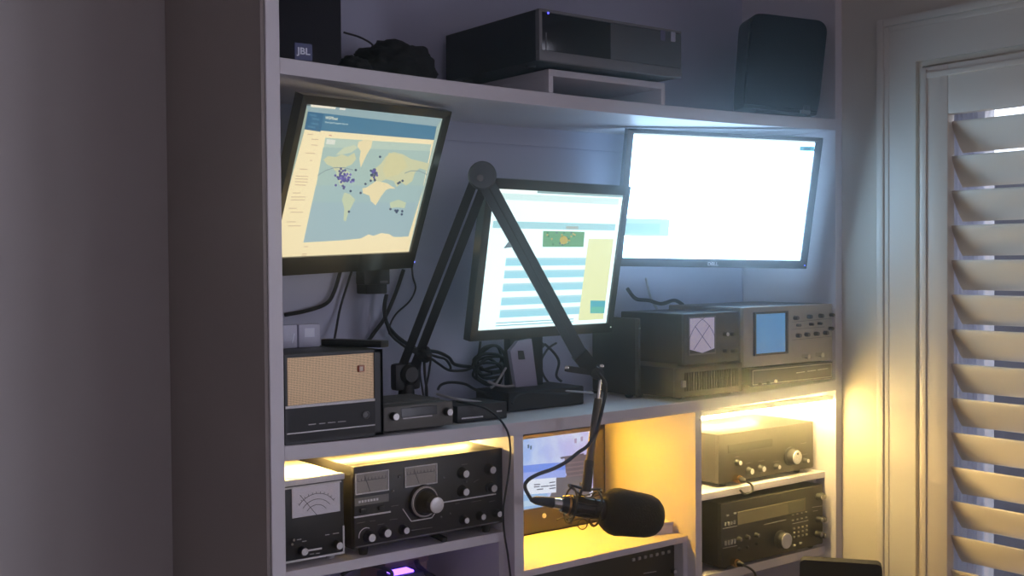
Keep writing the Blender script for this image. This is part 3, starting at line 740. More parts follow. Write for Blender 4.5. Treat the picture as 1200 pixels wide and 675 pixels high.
cn.knob(848.5, 391.5, .006, .012, BLK, SILV); cn.knob(848.5, 411, .0055, .012, BLK, None); cn.knob(858, 411, .0055, .012, BLK, None)
cn.knob(857, 391.5, .005, .01, BLK, None)

# oscilloscope
os_ = Dev('oscilloscope', 'grey oscilloscope with a blue screen between crossed-needle meter and panel', 'oscilloscope', 1.878, (871.5, 395), (977.2, 385), (925, 358), (925, 421), .26, z0=None)
iy = wzm(2.2, 2.483)
os_.w = min(os_.w, XR0-.003-os_.X0)
bxo = Dev('radio_tuner', 'slim dark control box with a pale outline under the oscilloscope', 'control box', 1.878, (881, 440), (975.5, 430), (926, 428.3), (926, 451.6), .22, z0=iy)
bxo.w = min(bxo.w, XR0-.003-bxo.X0)
bxo.case(BLKM, .007, .006, .001, .002); bxo.panel(mat('slate_panel', (74, 70, 84), .5), .008, .004)
fr = bxo.quad((882, 436.5), (971, 424.5), (971, 441.5), (882, 457))
zt_ = bxo.h-.004; finish('outline', rect_frame(bmesh.new(), .003, bxo.w-.004, .008, zt_, .0014, -.0008, .001), LEGEND, bxo.o)
bxo.dashes([((933, 437), (943, 435.6)), ((946, 435.2), (956, 433.8)), ((958, 433.5), (970, 431.6))], .0022)
x, z = bxo.p(908.7, 446.5); finish('indicator', LA((x, 0, z), (0, -1, 0), [(0, .004), (.003, .004), (.005, .002)], 14), mat('clear_lens', (235, 225, 200), .15, emit=(255, 230, 180), es=.6), bxo.o, True)
for pxy in ((889, 450), (899, 448.5)): bxo.knob(*pxy, .0035, .008, BLK, None)
for fx in (.02, bxo.w-.02):
    for fy in (.02, .19): finish('foot', LA((fx, fy, 0), (0, 0, 1), [(0, .007), (.007, .008)], 14), GREYL, bxo.o, True)
# scope sits on the slim box
nz_ = bxo.Z0+bxo.h+.0050; os_.h += os_.Z0-nz_; os_.Z0 = nz_; os_.o.location.z = nz_
os_.case(GREYM, .012, 0, .001, .004); os_.panel(mat('scope_panel', (172, 166, 160), .5), .012, 0, .003)
for fx in (.03, os_.w-.03):
    for fy in (.03, .22): finish('foot', LA((fx, fy, -.0042), (0, 0, 1), [(0, .009), (.006, .010)], 14), RUBB, os_.o, True)
A0, A1 = os_.p(882.5, 366), os_.p(922, 414)
x0, z1_ = A0; x1_, z0 = A1
bz_ = finish('screen_surround', rect_frame(bmesh.new(), x0, x1_, z0, z1_, .005, -.006, .002), GREYD, os_.o)
B0, B1 = os_.p(885.5, 368), os_.p(917, 412)
finish('screen', B(x0+.005, x1_-.008, -.002, .001, z0+.005, z1_-.005), mat('scope_phosphor', (84, 150, 206), .4, emit=(84, 150, 210), es=.45), os_.o)
for a, b_ in (((931, 372.5), .006), ((947, 371), .006), ((960.5, 370), .006), ((973, 369), .005), ((934, 381), .004), ((949, 380), .004), ((959, 379), .004), ((972, 385), .0055), ((934, 393), .006), ((944, 392), .006), ((955, 391), .006), ((966, 390), .006)):
    os_.knob(*a, b_, .012, GREYD, None)
os_.dashes([((928, 377.5), (975, 373)), ((928, 398.5), (975, 394)), ((928, 386), (966, 383))], .001, INK)
for a in ((941, 417.5), (957, 415.5)):
    x, z = os_.p(*a); z = max(z, .012)
    pl = finish('bnc_plug', LA((x, 0, z), (0, -1, 0), [(0, .0055), (.012, .0055), (.013, .0065), (.02, .0065)], 16), CHRM, os_.o, True)

# ================================================= LEFT BAY: METER, TRANSCEIVER
LY = 1.925
lzz = ZSL+.0005
me_ = Dev('station_meter', 'black meter box with a large white dial on the lower shelf by the side panel', 'meter', LY, (334, 610), (403, 610), (370, 558.5), (370, 655), .20, z0=lzz)
me_.o.location.x = .9015; me_.w += me_.X0-.9015; me_.X0 = .9015
foot = .010
finish('case', B(.0015, me_.w-.0015, .006, me_.d, foot, me_.h-.0, bev=.003), mat('pale_case', (196, 190, 186), .45), me_.o, True, 'pale painted case')
me_.panel(BLK, .007, foot, .001)
finish('brow', B(.0, me_.w, -.006, .012, me_.h-.011, me_.h+.0008, bev=.002), SILP, me_.o, True)
q = me_.quad((341.5, 571), (397.5, 566.5), (397.5, 598.5), (342.5, 607.5))
zt = (q[0][1]+q[1][1])/2; zb = (q[2][1]+q[3][1])/2; x0, x1_ = q[0][0], q[1][0]
dl = finish('dial', B(x0, x1_, -.0025, .001, zb, zt), METER, me_.o)
wx = x1_-x0; cx = (x0+x1_)/2
bm = bmesh.new()
for r_ in (.044, .034, .024): stroke(bm, arc(cx, zb-.006, r_*1.05, 38, 142), .0009, -.0028)
stroke(bm, [(cx, zb), (cx-wx*.34, zt-.014)], .0009, -.003)
for k in range(11):
    a = math.radians(40+10*k); stroke(bm, [(cx+.046*math.cos(a), zb-.006+.046*math.sin(a)), (cx+.050*math.cos(a), zb-.006+.050*math.sin(a))], .0007, -.0028)
finish('needle', bm, INK, dl)
finish('trim_bar', B(.001, x1_+.003, -.004, 0, zt, zt+.003, bev=.0006), SILP, me_.o)
bm = B(0, me_.w, -.002, .006, foot, foot+.0035); box(bm, me_.w-.003, me_.w, -.002, .006, foot+.0035, me_.p(402, 616)[1])
finish('edge_trim', bm, SILP, me_.o)
me_.knob(353.4, 645, .0085, .014, BLK, SILV); me_.knob(394.2, 638, .0085, .014, BLK, SILV)
me_.knob(340.5, 637, .003, .008, CHRM, None); me_.knob(342.5, 632, .003, .008, CHRM, None)
me_.dashes([((348, 632.6), (353, 631.8)), ((354, 634.6), (359, 633.8)), ((381, 627), (386, 626.2)), ((390, 625.5), (397, 624.4)), ((363, 649.5), (368, 648.8)), ((370, 648.6), (374.5, 648))], .0014)
me_.dashes([((359.5, 645.4), (377, 642.5))], .0034, SILP, 'name_plate')
me_.feet(foot, GREYL, (.02, .02))

tr = Dev('transceiver', 'wide black vintage transceiver with large silver tuning knob beside the meter box', 'transceiver', 1.908, (415, 590), (594, 570), (503, 536), (503, 637.5), .235, group=None, z0=lzz)
tr.w = min(tr.w, D1[0]-.001-tr.X0)
tf = .014
tr.case(mat('case_black', (44, 42, 42), .45, .2), .012, tf, .002, .004); tr.panel(mat('panel_black', (34, 32, 32), .42), .014, tf+.004, .003)
tr.feet(tf, x=(.03, .03))
bm = bmesh.new(); bar(bm, (tr.w*.58, .05, tf*.5+.002), (tr.w*.58, -.004, .0052), .012, .008, (0, 0, 1)); finish('tilt_foot', bm, RUBB, tr.o)
t6 = lambda X, Y: (400+X/6, 515+Y/6)
def meter_win(a, b_, nm):
    x0, z1_ = a; x1_, z0 = b_
    w_ = finish('meter', B(x0, x1_, -.0005, .003, z0, z1_), mat('dim_meter_card', (165, 160, 154), .5), tr.o)
    finish('meter_frame', rect_frame(bmesh.new(), x0, x1_, z0, z1_, .0018, -.003, .001), SILP, w_)
    bm = bmesh.new(); cx = (x0+x1_)/2
    stroke(bm, [(x0+.006, z0+(z1_-z0)*.62), (x1_-.006, z0+(z1_-z0)*.62)], .0008, -.0009)
    for k in range(9): xx = x0+.006+k*(x1_-x0-.012)/8; stroke(bm, [(xx, z0+(z1_-z0)*.62), (xx, z0+(z1_-z0)*.75)], .0007, -.0009)
    stroke(bm, [(cx-.004, z0+.003), (cx-.016, z1_-.006)], .0008, -.0011)
    finish('needle', bm, INK, w_)
def mean_rect(pp):
    q = [tr.p(*t6(*c)) for c in pp]
    return ((q[0][0]+q[3][0])/2, (q[0][1]+q[1][1])/2), ((q[1][0]+q[2][0])/2, (q[2][1]+q[3][1])/2)
meter_win(*mean_rect(((95, 240), (330, 212), (330, 358), (95, 390))), 0)
meter_win(*mean_rect(((443, 195), (670, 168), (670, 305), (443, 340))), 1)
a, b_ = mean_rect(((93, 415), (332, 382), (332, 435), (93, 470)))
npl = finish('name_plate', B(a[0], b_[0], -.001, .001, b_[1], a[1]), mat('plate_grey', (116, 112, 108), .4, .3), tr.o)
bm = bmesh.new(); zc = (a[1]+b_[1])/2
for k in range(7): xx = a[0]+.008+k*.0065; box(bm, xx, xx+.0045, -.0016, 0, zc-.0022, zc+.0022)
finish('raised_lettering', bm, SILP, npl)
for c in ((146, 497), (275, 480)):
    x, z = tr.p(*t6(*c)); finish('push_button', B(x-.006, x+.006, -.006, 0, z-.004, z+.004, bev=.0012), BLK, tr.o, True)
p_, q_ = tr.p(*t6(90, 548)), tr.p(*t6(345, 508)); zz = (p_[1]+q_[1])/2
finish('trim_bar', B(p_[0], q_[0], -.0015, .001, zz-.0015, zz+.0015), SILP, tr.o)
p_, q_ = tr.p(*t6(715, 440)), tr.p(*t6(1085, 385)); zz = (p_[1]+q_[1])/2
finish('trim_bar', B(p_[0], q_[0], -.0015, .001, zz-.0012, zz+.0012), SILP, tr.o)
bm = stroke(bmesh.new(), [tr.p(*t6(*c)) for c in ((430, 487), (490, 575), (635, 550), (655, 520))], .0018, -.0008); finish('pentagon_trim', bm, SILP, tr.o)
# tuning knob: flange, silver ring, hub, cap
kx, kz = tr.p(*t6(572, 432)); R_ = .0335
tk = finish('tuning_knob', LA((kx, 0, kz), (0, -1, 0), [(0, R_), (.006, R_), (.010, R_*.9), (.012, R_*.72), (.016, R_*.66), (.030, R_*.60), (.040, R_*.5)], 40, flute=.03, fr=(4, 5)), BLK, tr.o, True)
finish('dial_ring', LA((kx, -.0062, kz), (0, -1, 0), [(0, R_*.95), (.003, R_*.93), (.005, R_*.84), (.004, R_*.80)], 40), SILV, tk, True)
finish('hub', LA((kx, -.039, kz), (0, -1, 0), [(0, R_*.52), (.012, R_*.50), (.0125, R_*.46)], 32, flute=.05, fr=(0, 1)), GREYD, tk, True)
finish('cap', LA((kx, -.051, kz), (0, -1, 0), [(0, R_*.47), (.002, R_*.46), (.0028, R_*.4), (.0024, R_*.1), (.0024, .0001)], 32), SILV, tk, True)
for c in ((850, 235), (1038, 208), (850, 362), (1046, 337)): tr.knob(*t6(*c), .0092, .015, BLK, SILV, 1.35)
for c in ((856, 562), (973, 537), (1087, 517)): tr.knob(*t6(*c), .0075, .014, BLK, SILV, 1.3)
for c in ((431.7, 628.7), (450, 623.3), (472, 620.3)): tr.knob(*c, .0095 if c[0] < 460 else .008, .015, BLK, SILV, 1.3)
x, z = tr.p(426.5, 627); finish('dial_arc', stroke(bmesh.new(), arc(x+.004, z-.002, .0155, 60, 190), .0016, -.0008), SILP, tr.o)
for c in ((405, 262), (362, 360), (720, 268), (763, 520), (875, 295), (700, 545)):
    x, z = tr.p(*t6(*c)); finish('pilot_lamp', LA((x, 0, z), (0, -1, 0), [(0, .0022), (.002, .0022), (.003, .001)], 10), GREYM, tr.o, True)
tr.dashes([(t6(845, 178), t6(885, 172)), (t6(930, 300), t6(965, 280)), (t6(800, 452), t6(830, 448)), (t6(915, 440), t6(985, 428)), (t6(1040, 437), t6(1080, 430)), (t6(350, 470), t6(400, 462)), (t6(110, 590), t6(165, 580)), (t6(200, 575), t6(240, 570)), (t6(340, 565), t6(395, 558)), (t6(490, 640), t6(640, 618)), (t6(255, 600), t6(300, 592))], .0011, mat('dim_lettering', (128, 124, 122), .6, vary=0))
zb_ = tr.p(500, 626.5)[1]; finish('trim_bar', B(.003, tr.w-.01, -.0012, .001, zb_-.0009, zb_+.0009), GREYM, tr.o)

# things in the open bay under it
zz = .40
def floorz(px_, py_, Y): return atY(px_, py_, Y)
p = atY(470, 672, 2.08)
cb = thing('storage_box', 'beige box standing in the open bay under the transceiver', 'box', (p.x-.05, 2.06, .4005))
finish('body', B(0, .105, 0, .11, 0, atY(470, 655, 2.06).z-.4, bev=.004), mat('beige_card', (150, 122, 108), .7, vary=.15, scale=20), cb, True)
finish('lid', B(-.002, .107, -.002, .112, atY(470, 664, 2.06).z-.4, atY(470, 654, 2.06).z-.4, bev=.003), mat('brown_card', (128, 104, 96), .7), cb, True)
dk = thing('charger_dock', 'dark dock with a violet-blue light in the bay under the transceiver', 'dock', (atY(476, 672, 1.97).x-.03, 1.97, .4005))
hz_ = atY(476, 674, 1.97).z-.4
finish('body', B(0, .075, 0, .07, 0, hz_, bev=.005), BLK, dk, True)
finish('indicator', B(.008, .055, .01, .04, hz_-.001, hz_+.004, bev=.001), glow((120, 80, 255), 7, 'led'), dk)
bm = tube(bmesh.new(), [atY(400, 674, 1.95), atY(412, 667, 1.95), atY(432, 662, 1.955), atY(455, 668, 1.955), atY(458, 676, 1.95), atY(435, 690, 1.95), atY(420, 760, 1.955)], .004)
tag(finish('cable', bm, CABB, smooth=True), 'thick black cable looping in the open bay under the transceiver', 'cable')
bm = tube(bmesh.new(), [atY(488, 657, 2.045), atY(491, 664, 2.045), atY(500, 672, 2.03), atY(512, 684, 2.03), atY(520, 740, 2.05)], .006)
tag(finish('cable', bm, CABB, smooth=True), 'short black cable beside the beige box in the open bay', 'cable')

# ============================================================== MIDDLE BAY
TY = 2.135
tb = Dev('display', 'dark-framed display with a sky and sea picture at the back of the microphone bay', 'display', TY, (604, 560), (709, 560), (680, 501), (650, 619.5), .035, z0=ZSM+.0005)
tb.o.location.x = D1[1]+.0155; tb.w -= D1[1]+.0155-tb.X0; tb.X0 = D1[1]+.0155
x_r = tb.p(696, 550)[0]; z_b = tb.p(630, 595.2)[1]; z_t = tb.h-.012
x_l = .004
bm = rect_frame(bmesh.new(), 0, tb.w, 0, tb.h, .004, 0, .02); box(bm, x_r, tb.w, 0, .02, 0, tb.h); box(bm, 0, tb.w, 0, .02, 0, z_b); box(bm, 0, tb.w, 0, .02, z_t, tb.h)
finish('bezel', bm, mat('brown_black_plastic', (48, 42, 40), .35), tb.o)
finish('rear_housing', B(.003, tb.w-.003, .0201, tb.d, .003, tb.h-.003, bev=.004), BLK, tb.o)
x, z = tb.p(637.5, 604.3); kb = finish('power_button', LA((x, 0, z), (0, -1, 0), [(0, .0058), (.002, .0058), (.003, .005), (.0022, .003), (.0028, .0001)], 20), SILV, tb.o, True)
scn = []; S_ = .95
def tp(pts, col, s=S_): scn.append(([tb.p(600+X/7.5, 480+Y/7.5) for X, Y in pts], col, s))
full = [(x_l, z_b), (x_r, z_b), (x_r, z_t), (x_l, z_t)]
scn.append((full, (176, 206, 246), S_))
tp([(60, 500), (300, 475), (480, 465), (480, 560), (60, 590)], (112, 148, 240)); tp([(60, 560), (480, 530), (480, 700), (60, 720)], (156, 176, 246))
tp([(60, 750), (320, 740), (320, 900), (60, 900)], (150, 190, 235)); tp([(100, 810), (300, 770), (300, 830), (100, 860)], (190, 215, 240))
tp([(470, 425), (625, 400), (780, 380), (780, 480), (750, 560), (640, 610), (500, 620), (480, 540)], (104, 92, 104), .8)
for k in range(4): tp([(480, 470+k*38), (640, 450+k*38), (640, 464+k*38), (480, 484+k*38)], (134, 118, 124), .8)
tp([(430, 420), (640, 385), (640, 400), (440, 436)], (92, 84, 104), .8)
tp([(720, 290), (760, 285), (755, 360), (720, 365)], (220, 225, 245)); tp([(700, 520), (760, 510), (760, 600), (700, 610)], (186, 190, 226)); tp([(640, 520), (690, 515), (690, 700), (640, 705)], (92, 88, 100), .8)
tp([(400, 600), (620, 590), (700, 760), (330, 800)], (120, 116, 124), .7); tp([(300, 800), (640, 760), (640, 860), (300, 880)], (130, 128, 130), .6)
tp([(120, 620), (395, 598), (395, 730), (120, 750)], (232, 240, 255))
for a in (((200, 658), (255, 653)), ((335, 640), (385, 632)), ((200, 678), (250, 672)), ((260, 674), (330, 668)), ((335, 668), (388, 660)), ((225, 700), (280, 694)), ((335, 692), (388, 684))):
    (x0, y0), (x1_, y1) = a; tp([(x0, y0), (x1_, y1), (x1_, y1+9), (x0, y0+9)], (66, 72, 104), .8)
for X, Y in ((150, 325), (172, 335)): tp([(X-8, Y-14), (X+8, Y-18), (X+6, Y+14), (X-6, Y+18)], (60, 100, 130), .8)
for X, Y in ((565, 275), (620, 258)): tp([(X-12, Y-18), (X+10, Y-22), (X+8, Y+20), (X-10, Y+22)], (170, 150, 190), .9)
SKYM = mat('lit_sky_picture', (8, 8, 8), .35, spec=.2, vary=0, emit=(180, 205, 245), es=.95)
nt = SKYM.node_tree; pb = nt.nodes['Principled BSDF']; tcs = nt.nodes.new('ShaderNodeTexCoord'); sx_ = nt.nodes.new('ShaderNodeSeparateXYZ'); mrs = nt.nodes.new('ShaderNodeMapRange')
nt.links.new(tcs.outputs['Object'], sx_.inputs[0]); nt.links.new(sx_.outputs['X'], mrs.inputs['Value']); mrs.inputs['From Min'].default_value = 0; mrs.inputs['From Max'].default_value = x_r
nzs = nt.nodes.new('ShaderNodeTexNoise'); nzs.inputs['Scale'].default_value = 16; nzs.inputs['Detail'].default_value = 4; nt.links.new(tcs.outputs['Object'], nzs.inputs['Vector'])
ra_ = nt.nodes.new('ShaderNodeValToRGB'); ra_.color_ramp.elements[0].color = (*lin((92, 190, 252)), 1); ra_.color_ramp.elements[1].color = (*lin((206, 192, 240)), 1)
nt.links.new(mrs.outputs['Result'], ra_.inputs['Fac'])
rb_ = nt.nodes.new('ShaderNodeValToRGB'); rb_.color_ramp.elements[0].position = .47; rb_.color_ramp.elements[1].position = .76; nt.links.new(nzs.outputs['Fac'], rb_.inputs['Fac'])
ms_ = nt.nodes.new('ShaderNodeMix'); ms_.data_type = 'RGBA'; nt.links.new(rb_.outputs['Color'], ms_.inputs['Factor']); nt.links.new(ra_.outputs['Color'], ms_.inputs['A']); ms_.inputs['B'].default_value = (*lin((214, 230, 252)), 1)
nt.links.new(ms_.outputs['Result'], pb.inputs['Emission Color'])
bm = bmesh.new(); mats_ = []
for k, (pts, col, s) in enumerate(scn):
    m_ = SKYM if k == 0 else glow(col, s, 'screen')
    if m_ not in mats_: mats_.append(m_)
    pts = [(min(max(a, x_l), x_r), min(max(b_, z_b), z_t)) for a, b_ in pts]
    f = bm.faces.new([bm.verts.new((a, .004-.00006*k, b_)) for a, b_ in pts]); f.material_index = mats_.index(m_); f.normal_update()
    if f.normal.y > 0: f.normal_flip()
me = bpy.data.meshes.new('screen'); bmesh.ops.triangulate(bm, faces=[f for f in bm.faces if len(f.verts) > 4]); bm.to_mesh(me); bm.free()
for m_ in mats_: me.materials.append(m_)
o = bpy.data.objects.new('screen', me); COL.objects.link(o); o.parent = tb.o

# small white box behind the windscreen
p = atZ(772, 626, ZSM)
M_ = Matrix.Translation((p.x-.035, p.y, ZSM+.0005)) @ Matrix.Rotation(math.radians(-14), 4, 'Z')
wb = thing('card_box', 'small white box on the lit shelf behind the foam windscreen', 'box', M_)
finish('body', B(0, .068, 0, .03, 0, .026, bev=.001), mat('white_card', (225, 218, 226), .6), wb)
finish('lid', B(-.001, .069, -.001, .031, .021, .0285, bev=.001), mat('white_card2', (214, 208, 220), .6), wb)

# black receiver under the middle shelf
rc = Dev('receiver', 'black receiver with a row of pale buttons under the microphone shelf', 'receiver', 1.925, (628, 665), (796.5, 655), (715, 654.5), (715, 735), .22, z0=None)
rc.h = min(rc.h, ZSM-.015-.004-rc.Z0)
if rc.X0 < D1[1]+.013: rc.w -= D1[1]+.013-rc.X0; rc.X0 = D1[1]+.013; rc.o.location.x = rc.X0
xmax = D2[0]-.015-.001
rc.w = min(rc.w, xmax-rc.X0)
base_z = rc.Z0
board(D1[1], D2[0], 1.906, rc.Z0-.0005, .018)
rc.case(BLKM, .01, .004, .001, .003); rc.panel(mat('receiver_panel', (40, 38, 38), .4), .012, .004, .002)
for k in range(7):
    x, z = rc.p(742+k*6.9, 655.8-k*1.55); x = min(x, rc.w-.012); z = min(z, rc.h-.008)
    finish('push_button', B(x-.0042, x+.0042, -.003, .001, z-.0035, z+.0035, bev=.001), GREYL, rc.o)
rc.dashes([((754, 672), (769, 669.5))], .0018)
rc.knob(789.5, 668.5, .0058, .010, BLK, SILV)
rc.feet(.004)

# ============================================================== RIGHT BAY
R1Y = 1.925
r1 = Dev('transceiver', 'black transceiver with big pale tuning knob in the brightly lit bay', 'transceiver', R1Y, (842, 540), (953, 520), (900, 501.5), (900, 554.5), .20, z0=ZR1+.0005)
ft = .010
r1.case(mat('case_warm_black', (40, 36, 32), .45, .1), .010, ft, .001, .003); r1.panel(mat('panel_warm_black', (44, 40, 36), .5), .012, ft, .002)
r1.feet(ft, x=(.035, .045))
e5 = lambda X, Y: (810+X/7.5, 480+Y/7.5)
for c, r_ in (((400, 465), .0068), ((503, 540), .0085), ((607, 517), .0085), ((742, 500), .0065), ((995, 445), .0065)): r1.knob(*e5(*c), r_, .013, BLK, SILP, 1.2)
x, z = r1.p(*e5(868, 410)); R_ = .0245
tk = finish('tuning_knob', LA((x, 0, z), (0, -1, 0), [(0, R_), (.004, R_), (.006, R_*.85), (.022, R_*.78), (.024, R_*.7)], 36, flute=.04, fr=(2, 3)), BLK, r1.o, True)
finish('cap', LA((x, -.0235, z), (0, -1, 0), [(0, R_*.72), (.0015, R_*.70), (.002, R_*.62), (.0012, R_*.3), (.0012, .0001)], 32), SILP, tk, True)
finish('finger_dimple', LA((x+.001, -.0246, z+R_*.42), (0, -1, 0), [(0, R_*.16), (.0006, R_*.16)], 16), BLK, tk)
x0, z0 = r1.p(853, 527)[0], r1.p(853, 527)[1]; x1_, z1_ = r1.p(905, 513)
finish('display', B(x0, x1_, -.001, .001, z1_-.022, z1_-.002), mat('smoked_window', (48, 46, 44), .25), r1.o)
r1.dashes([(e5(380, 420), e5(420, 412)), (e5(480, 475), e5(520, 468)), (e5(590, 455), e5(640, 446)), (e5(720, 460), e5(770, 452)), (e5(960, 300), e5(1010, 290)), (e5(980, 395), e5(1020, 388))], .001, MATS['dim_lettering'])
def mic_plug(dev, px_, py_, loop, nm):
    x, z = dev.p(px_, py_)
    pl = finish('microphone_plug', LA((x, 0, z), (0, -1, 0), [(0, .0092), (.004, .0092), (.005, .0105), (.016, .0105), (.017, .0088), (.022, .0085)], 20, flute=.05, fr=(2, 3)), GOLD, dev.o, True, label='brass microphone plug')
    finish('plug_boot', LA((x, -.0215, z), (0, -1, 0), [(0, .0075), (.010, .006), (.016, .004)], 16), RUBB, pl, True)
    bm = tube(bmesh.new(), [V((x, -.034, z))]+[V((dev.p(a, b_)[0], -.036-.004*k, dev.p(a, b_)[1])) for k, (a, b_) in enumerate(loop)], .0028)
    finish('plug_cable', bm, CABB, dev.o, True)
mic_plug(r1, 861, 560.5, [(868, 566), (867, 573), (858, 576), (850, 571)], 0)
x, z = r1.p(953.5, 537); finish('side_knob', LA((r1.w, .02, max(z, .014)), (1, 0, 0), [(0, .004), (.004, .004)], 12), GREYM, r1.o)

R2Y = 1.902
r2 = Dev('transceiver', 'modern black transceiver with wide display and keypad on the lowest visible shelf', 'transceiver', R2Y, (845.5, 620), (972.5, 600), (910, 578), (910, 654), .22, z0=ZR2+.0005)
mxh = ZR1-.017-.006-ZR2; r2.h = min(r2.h, mxh)
r2.w = min(r2.w, XR0-.013-r2.X0)
ft = .008
r2.case(mat('case_dark', (34, 33, 32), .5, .1), .012, ft, .001, .003); r2.panel(mat('panel_dark', (46, 45, 42), .45), .014, ft, .003)
r2.feet(ft)
s5 = lambda X, Y: (810+X/5.4, 550+Y/5.4)
def r2rect(pp):
    q = [r2.p(*s5(*c)) for c in pp]
    return (q[0][0]+q[3][0])/2, (q[1][0]+q[2][0])/2, (q[2][1]+q[3][1])/2, (q[0][1]+q[1][1])/2
x0, x1_, z0, z1_ = r2rect(((292, 272), (720, 180), (720, 262), (292, 352))); z1_ = min(z1_, r2.h-.006)
dp = finish('display', B(x0, x1_, -.0015, .001, z0, z1_, bev=.0008), mat('display_olive', (112, 104, 76), .3, emit=(120, 104, 70), es=.22), r2.o)
xa = r2.p(*s5(612, 240))[0]; xb = r2.p(*s5(712, 220))[0]
finish('sub_display', B(xa, xb, -.0022, .0, z0+.003, z1_-.003), mat('display_grey', (112, 112, 92), .3), dp)
for k in range(4):
    x, z = r2.p(*s5(213+k*19, 347-k*4)); finish('push_button', B(x-.0022, x+.0022, -.004, 0, z-.004, z+.004, bev=.0006), GREYL, r2.o)
for k in range(4):
    x, z = r2.p(*s5(215+k*19, 467-k*4)); finish('push_button', B(x-.002, x+.002, -.004, 0, z-.0055, z+.0055, bev=.0006), GREYL, r2.o)
for c in ((228, 292), (275, 278)):
    x, z = r2.p(*s5(*c)); finish('push_button', B(x-.004, x+.004, -.003, 0, z-.002, z+.002, bev=.0006), GREYL, r2.o)
for i in range(4):
    for j in range(3):
        x, z = r2.p(*s5(650+i*26, 428-i*5.5-j*27)); finish('key', B(x-.0026, x+.0026, -.003, 0, z-.0022, z+.0022, bev=.0006), mat('key_grey', (176, 172, 160), .5), r2.o)
for i in range(4):
    x, z = r2.p(*s5(640+i*28, 322-i*6)); finish('key', B(x-.0035, x+.0035, -.003, 0, z-.0016, z+.0016, bev=.0005), MATS['key_grey'], r2.o)
    x, z = r2.p(*s5(640+i*28, 288-i*6)); finish('key', B(x-.0035, x+.0035, -.003, 0, z-.0013, z+.0013, bev=.0005), MATS['key_grey'], r2.o)
for c in ((650, 482), (690, 466)):
    x, z = r2.p(*s5(*c)); finish('key', B(x-.0042, x+.0042, -.0035, 0, z-.0024, z+.0024, bev=.0008), mat('key_white', (205, 202, 190), .5), r2.o)
for c in ((298, 440), (350, 428), (408, 415)): r2.knob(*s5(*c), .0055, .011, BLK, GREYM, 1.2, True)
for c in ((300, 505), (350, 492), (410, 470)): r2.knob(*s5(*c), .004, .008, BLK, None)
x, z = r2.p(*s5(562, 443)); R_ = .0215
tk = finish('tuning_knob', LA((x, 0, z), (0, -1, 0), [(0, R_*1.1), (.003, R_*1.1), (.005, R_), (.020, R_*.92), (.022, R_*.84)], 36, flute=.04, fr=(2, 3)), BLK, r2.o, True)
finish('rim', LA((x, -.0208, z), (0, -1, 0), [(0, R_*.92), (.002, R_*.92), (.0026, R_*.84), (.0018, R_*.76)], 36), SILP, tk, True)
finish('cap', LA((x, -.0215, z), (0, -1, 0), [(0, R_*.78), (.0006, R_*.76), (.0006, .0001)], 32), GREYD, tk, True)
for c in ((800, 172), (858, 158), (800, 315), (868, 302), (795, 408), (880, 400)):
    r2.knob(*s5(*c), .0075, .016, BLK, CHRM if c[1] < 200 else GREYM, 1.25, c[1] > 200)
for dd in ([(s5(765, 240), s5(870, 222)), (s5(770, 265), s5(800, 260))], [(s5(200, 375), s5(290, 357))], [(s5(200, 500), s5(290, 482))], [(s5(460, 350), s5(600, 318)), (s5(640, 345), s5(740, 322))]): r2.dashes(dd, .0012, LEGEND)
mic_plug(r2, 858, 658.5, [(868, 664), (871, 671), (866, 679), (857, 677)], 1)

# chair whose slim backrest just rises into the picture
n_c = V((-ray(985, 662).x, -ray(985, 660).y, 0)).normalized()
cd = 2.55
cp = EYE+ray(985, 659)*cd
M2 = Matrix((V((-n_c.y, n_c.x, 0)), -n_c, V((0, 0, 1)))).transposed().to_4x4(); M2.translation = V((cp.x, cp.y, .0005))
ch = thing('office_chair', 'black chair, only the top of its slim backrest showing below the window trim', 'chair', M2)
ht = cp.z; hw = 46.5/FPX*cd
bm = bmesh.new(); poly = rounded(2*hw, .36, .012, 4, 0, ht-.18); prism(bm, poly, 0, .035); finish('backrest', bm, CLOTH, ch, True)
finish('back_shell', PR(rounded(2*hw*.96, .34, .012, 4, 0, ht-.18), .034, .046), BLK, ch, True)
bm = tube(bmesh.new(), [V((0, .04, ht-.2)), V((0, .06, ht-.36)), V((0, .03, .40)), V((0, -.12, .395))], .014); finish('back_post', bm, BLK, ch, True)
finish('seat', B(-.2, .2, -.40, .02, .41, .47, bev=.025, seg=3), CLOTH, ch, True)
finish('column', LA((0, -.19, .10), (0, 0, 1), [(0, .028), (.16, .028), (.165, .018), (.31, .018)], 20), CHRM, ch, True)
for k in range(5):
    a = 2*math.pi*k/5+.3; e = V((.24*math.cos(a), -.19+.24*math.sin(a), .07))
    lg = finish('leg', bar(bmesh.new(), V((0, -.19, .10)), e, .035, .025, (0, 0, 1)), BLK, ch)
    finish('caster', LA(V((e.x-.012*math.sin(a), e.y+.012*math.cos(a), .0285)), (math.sin(a), -math.cos(a), 0), [(0, .024), (.003, .028), (.021, .028), (.024, .024)], 20), RUBB, lg, True)
    finish('caster_fork', B(e.x-.008, e.x+.008, e.y-.008, e.y+.008, .04, .075, bev=.002), BLK, lg)

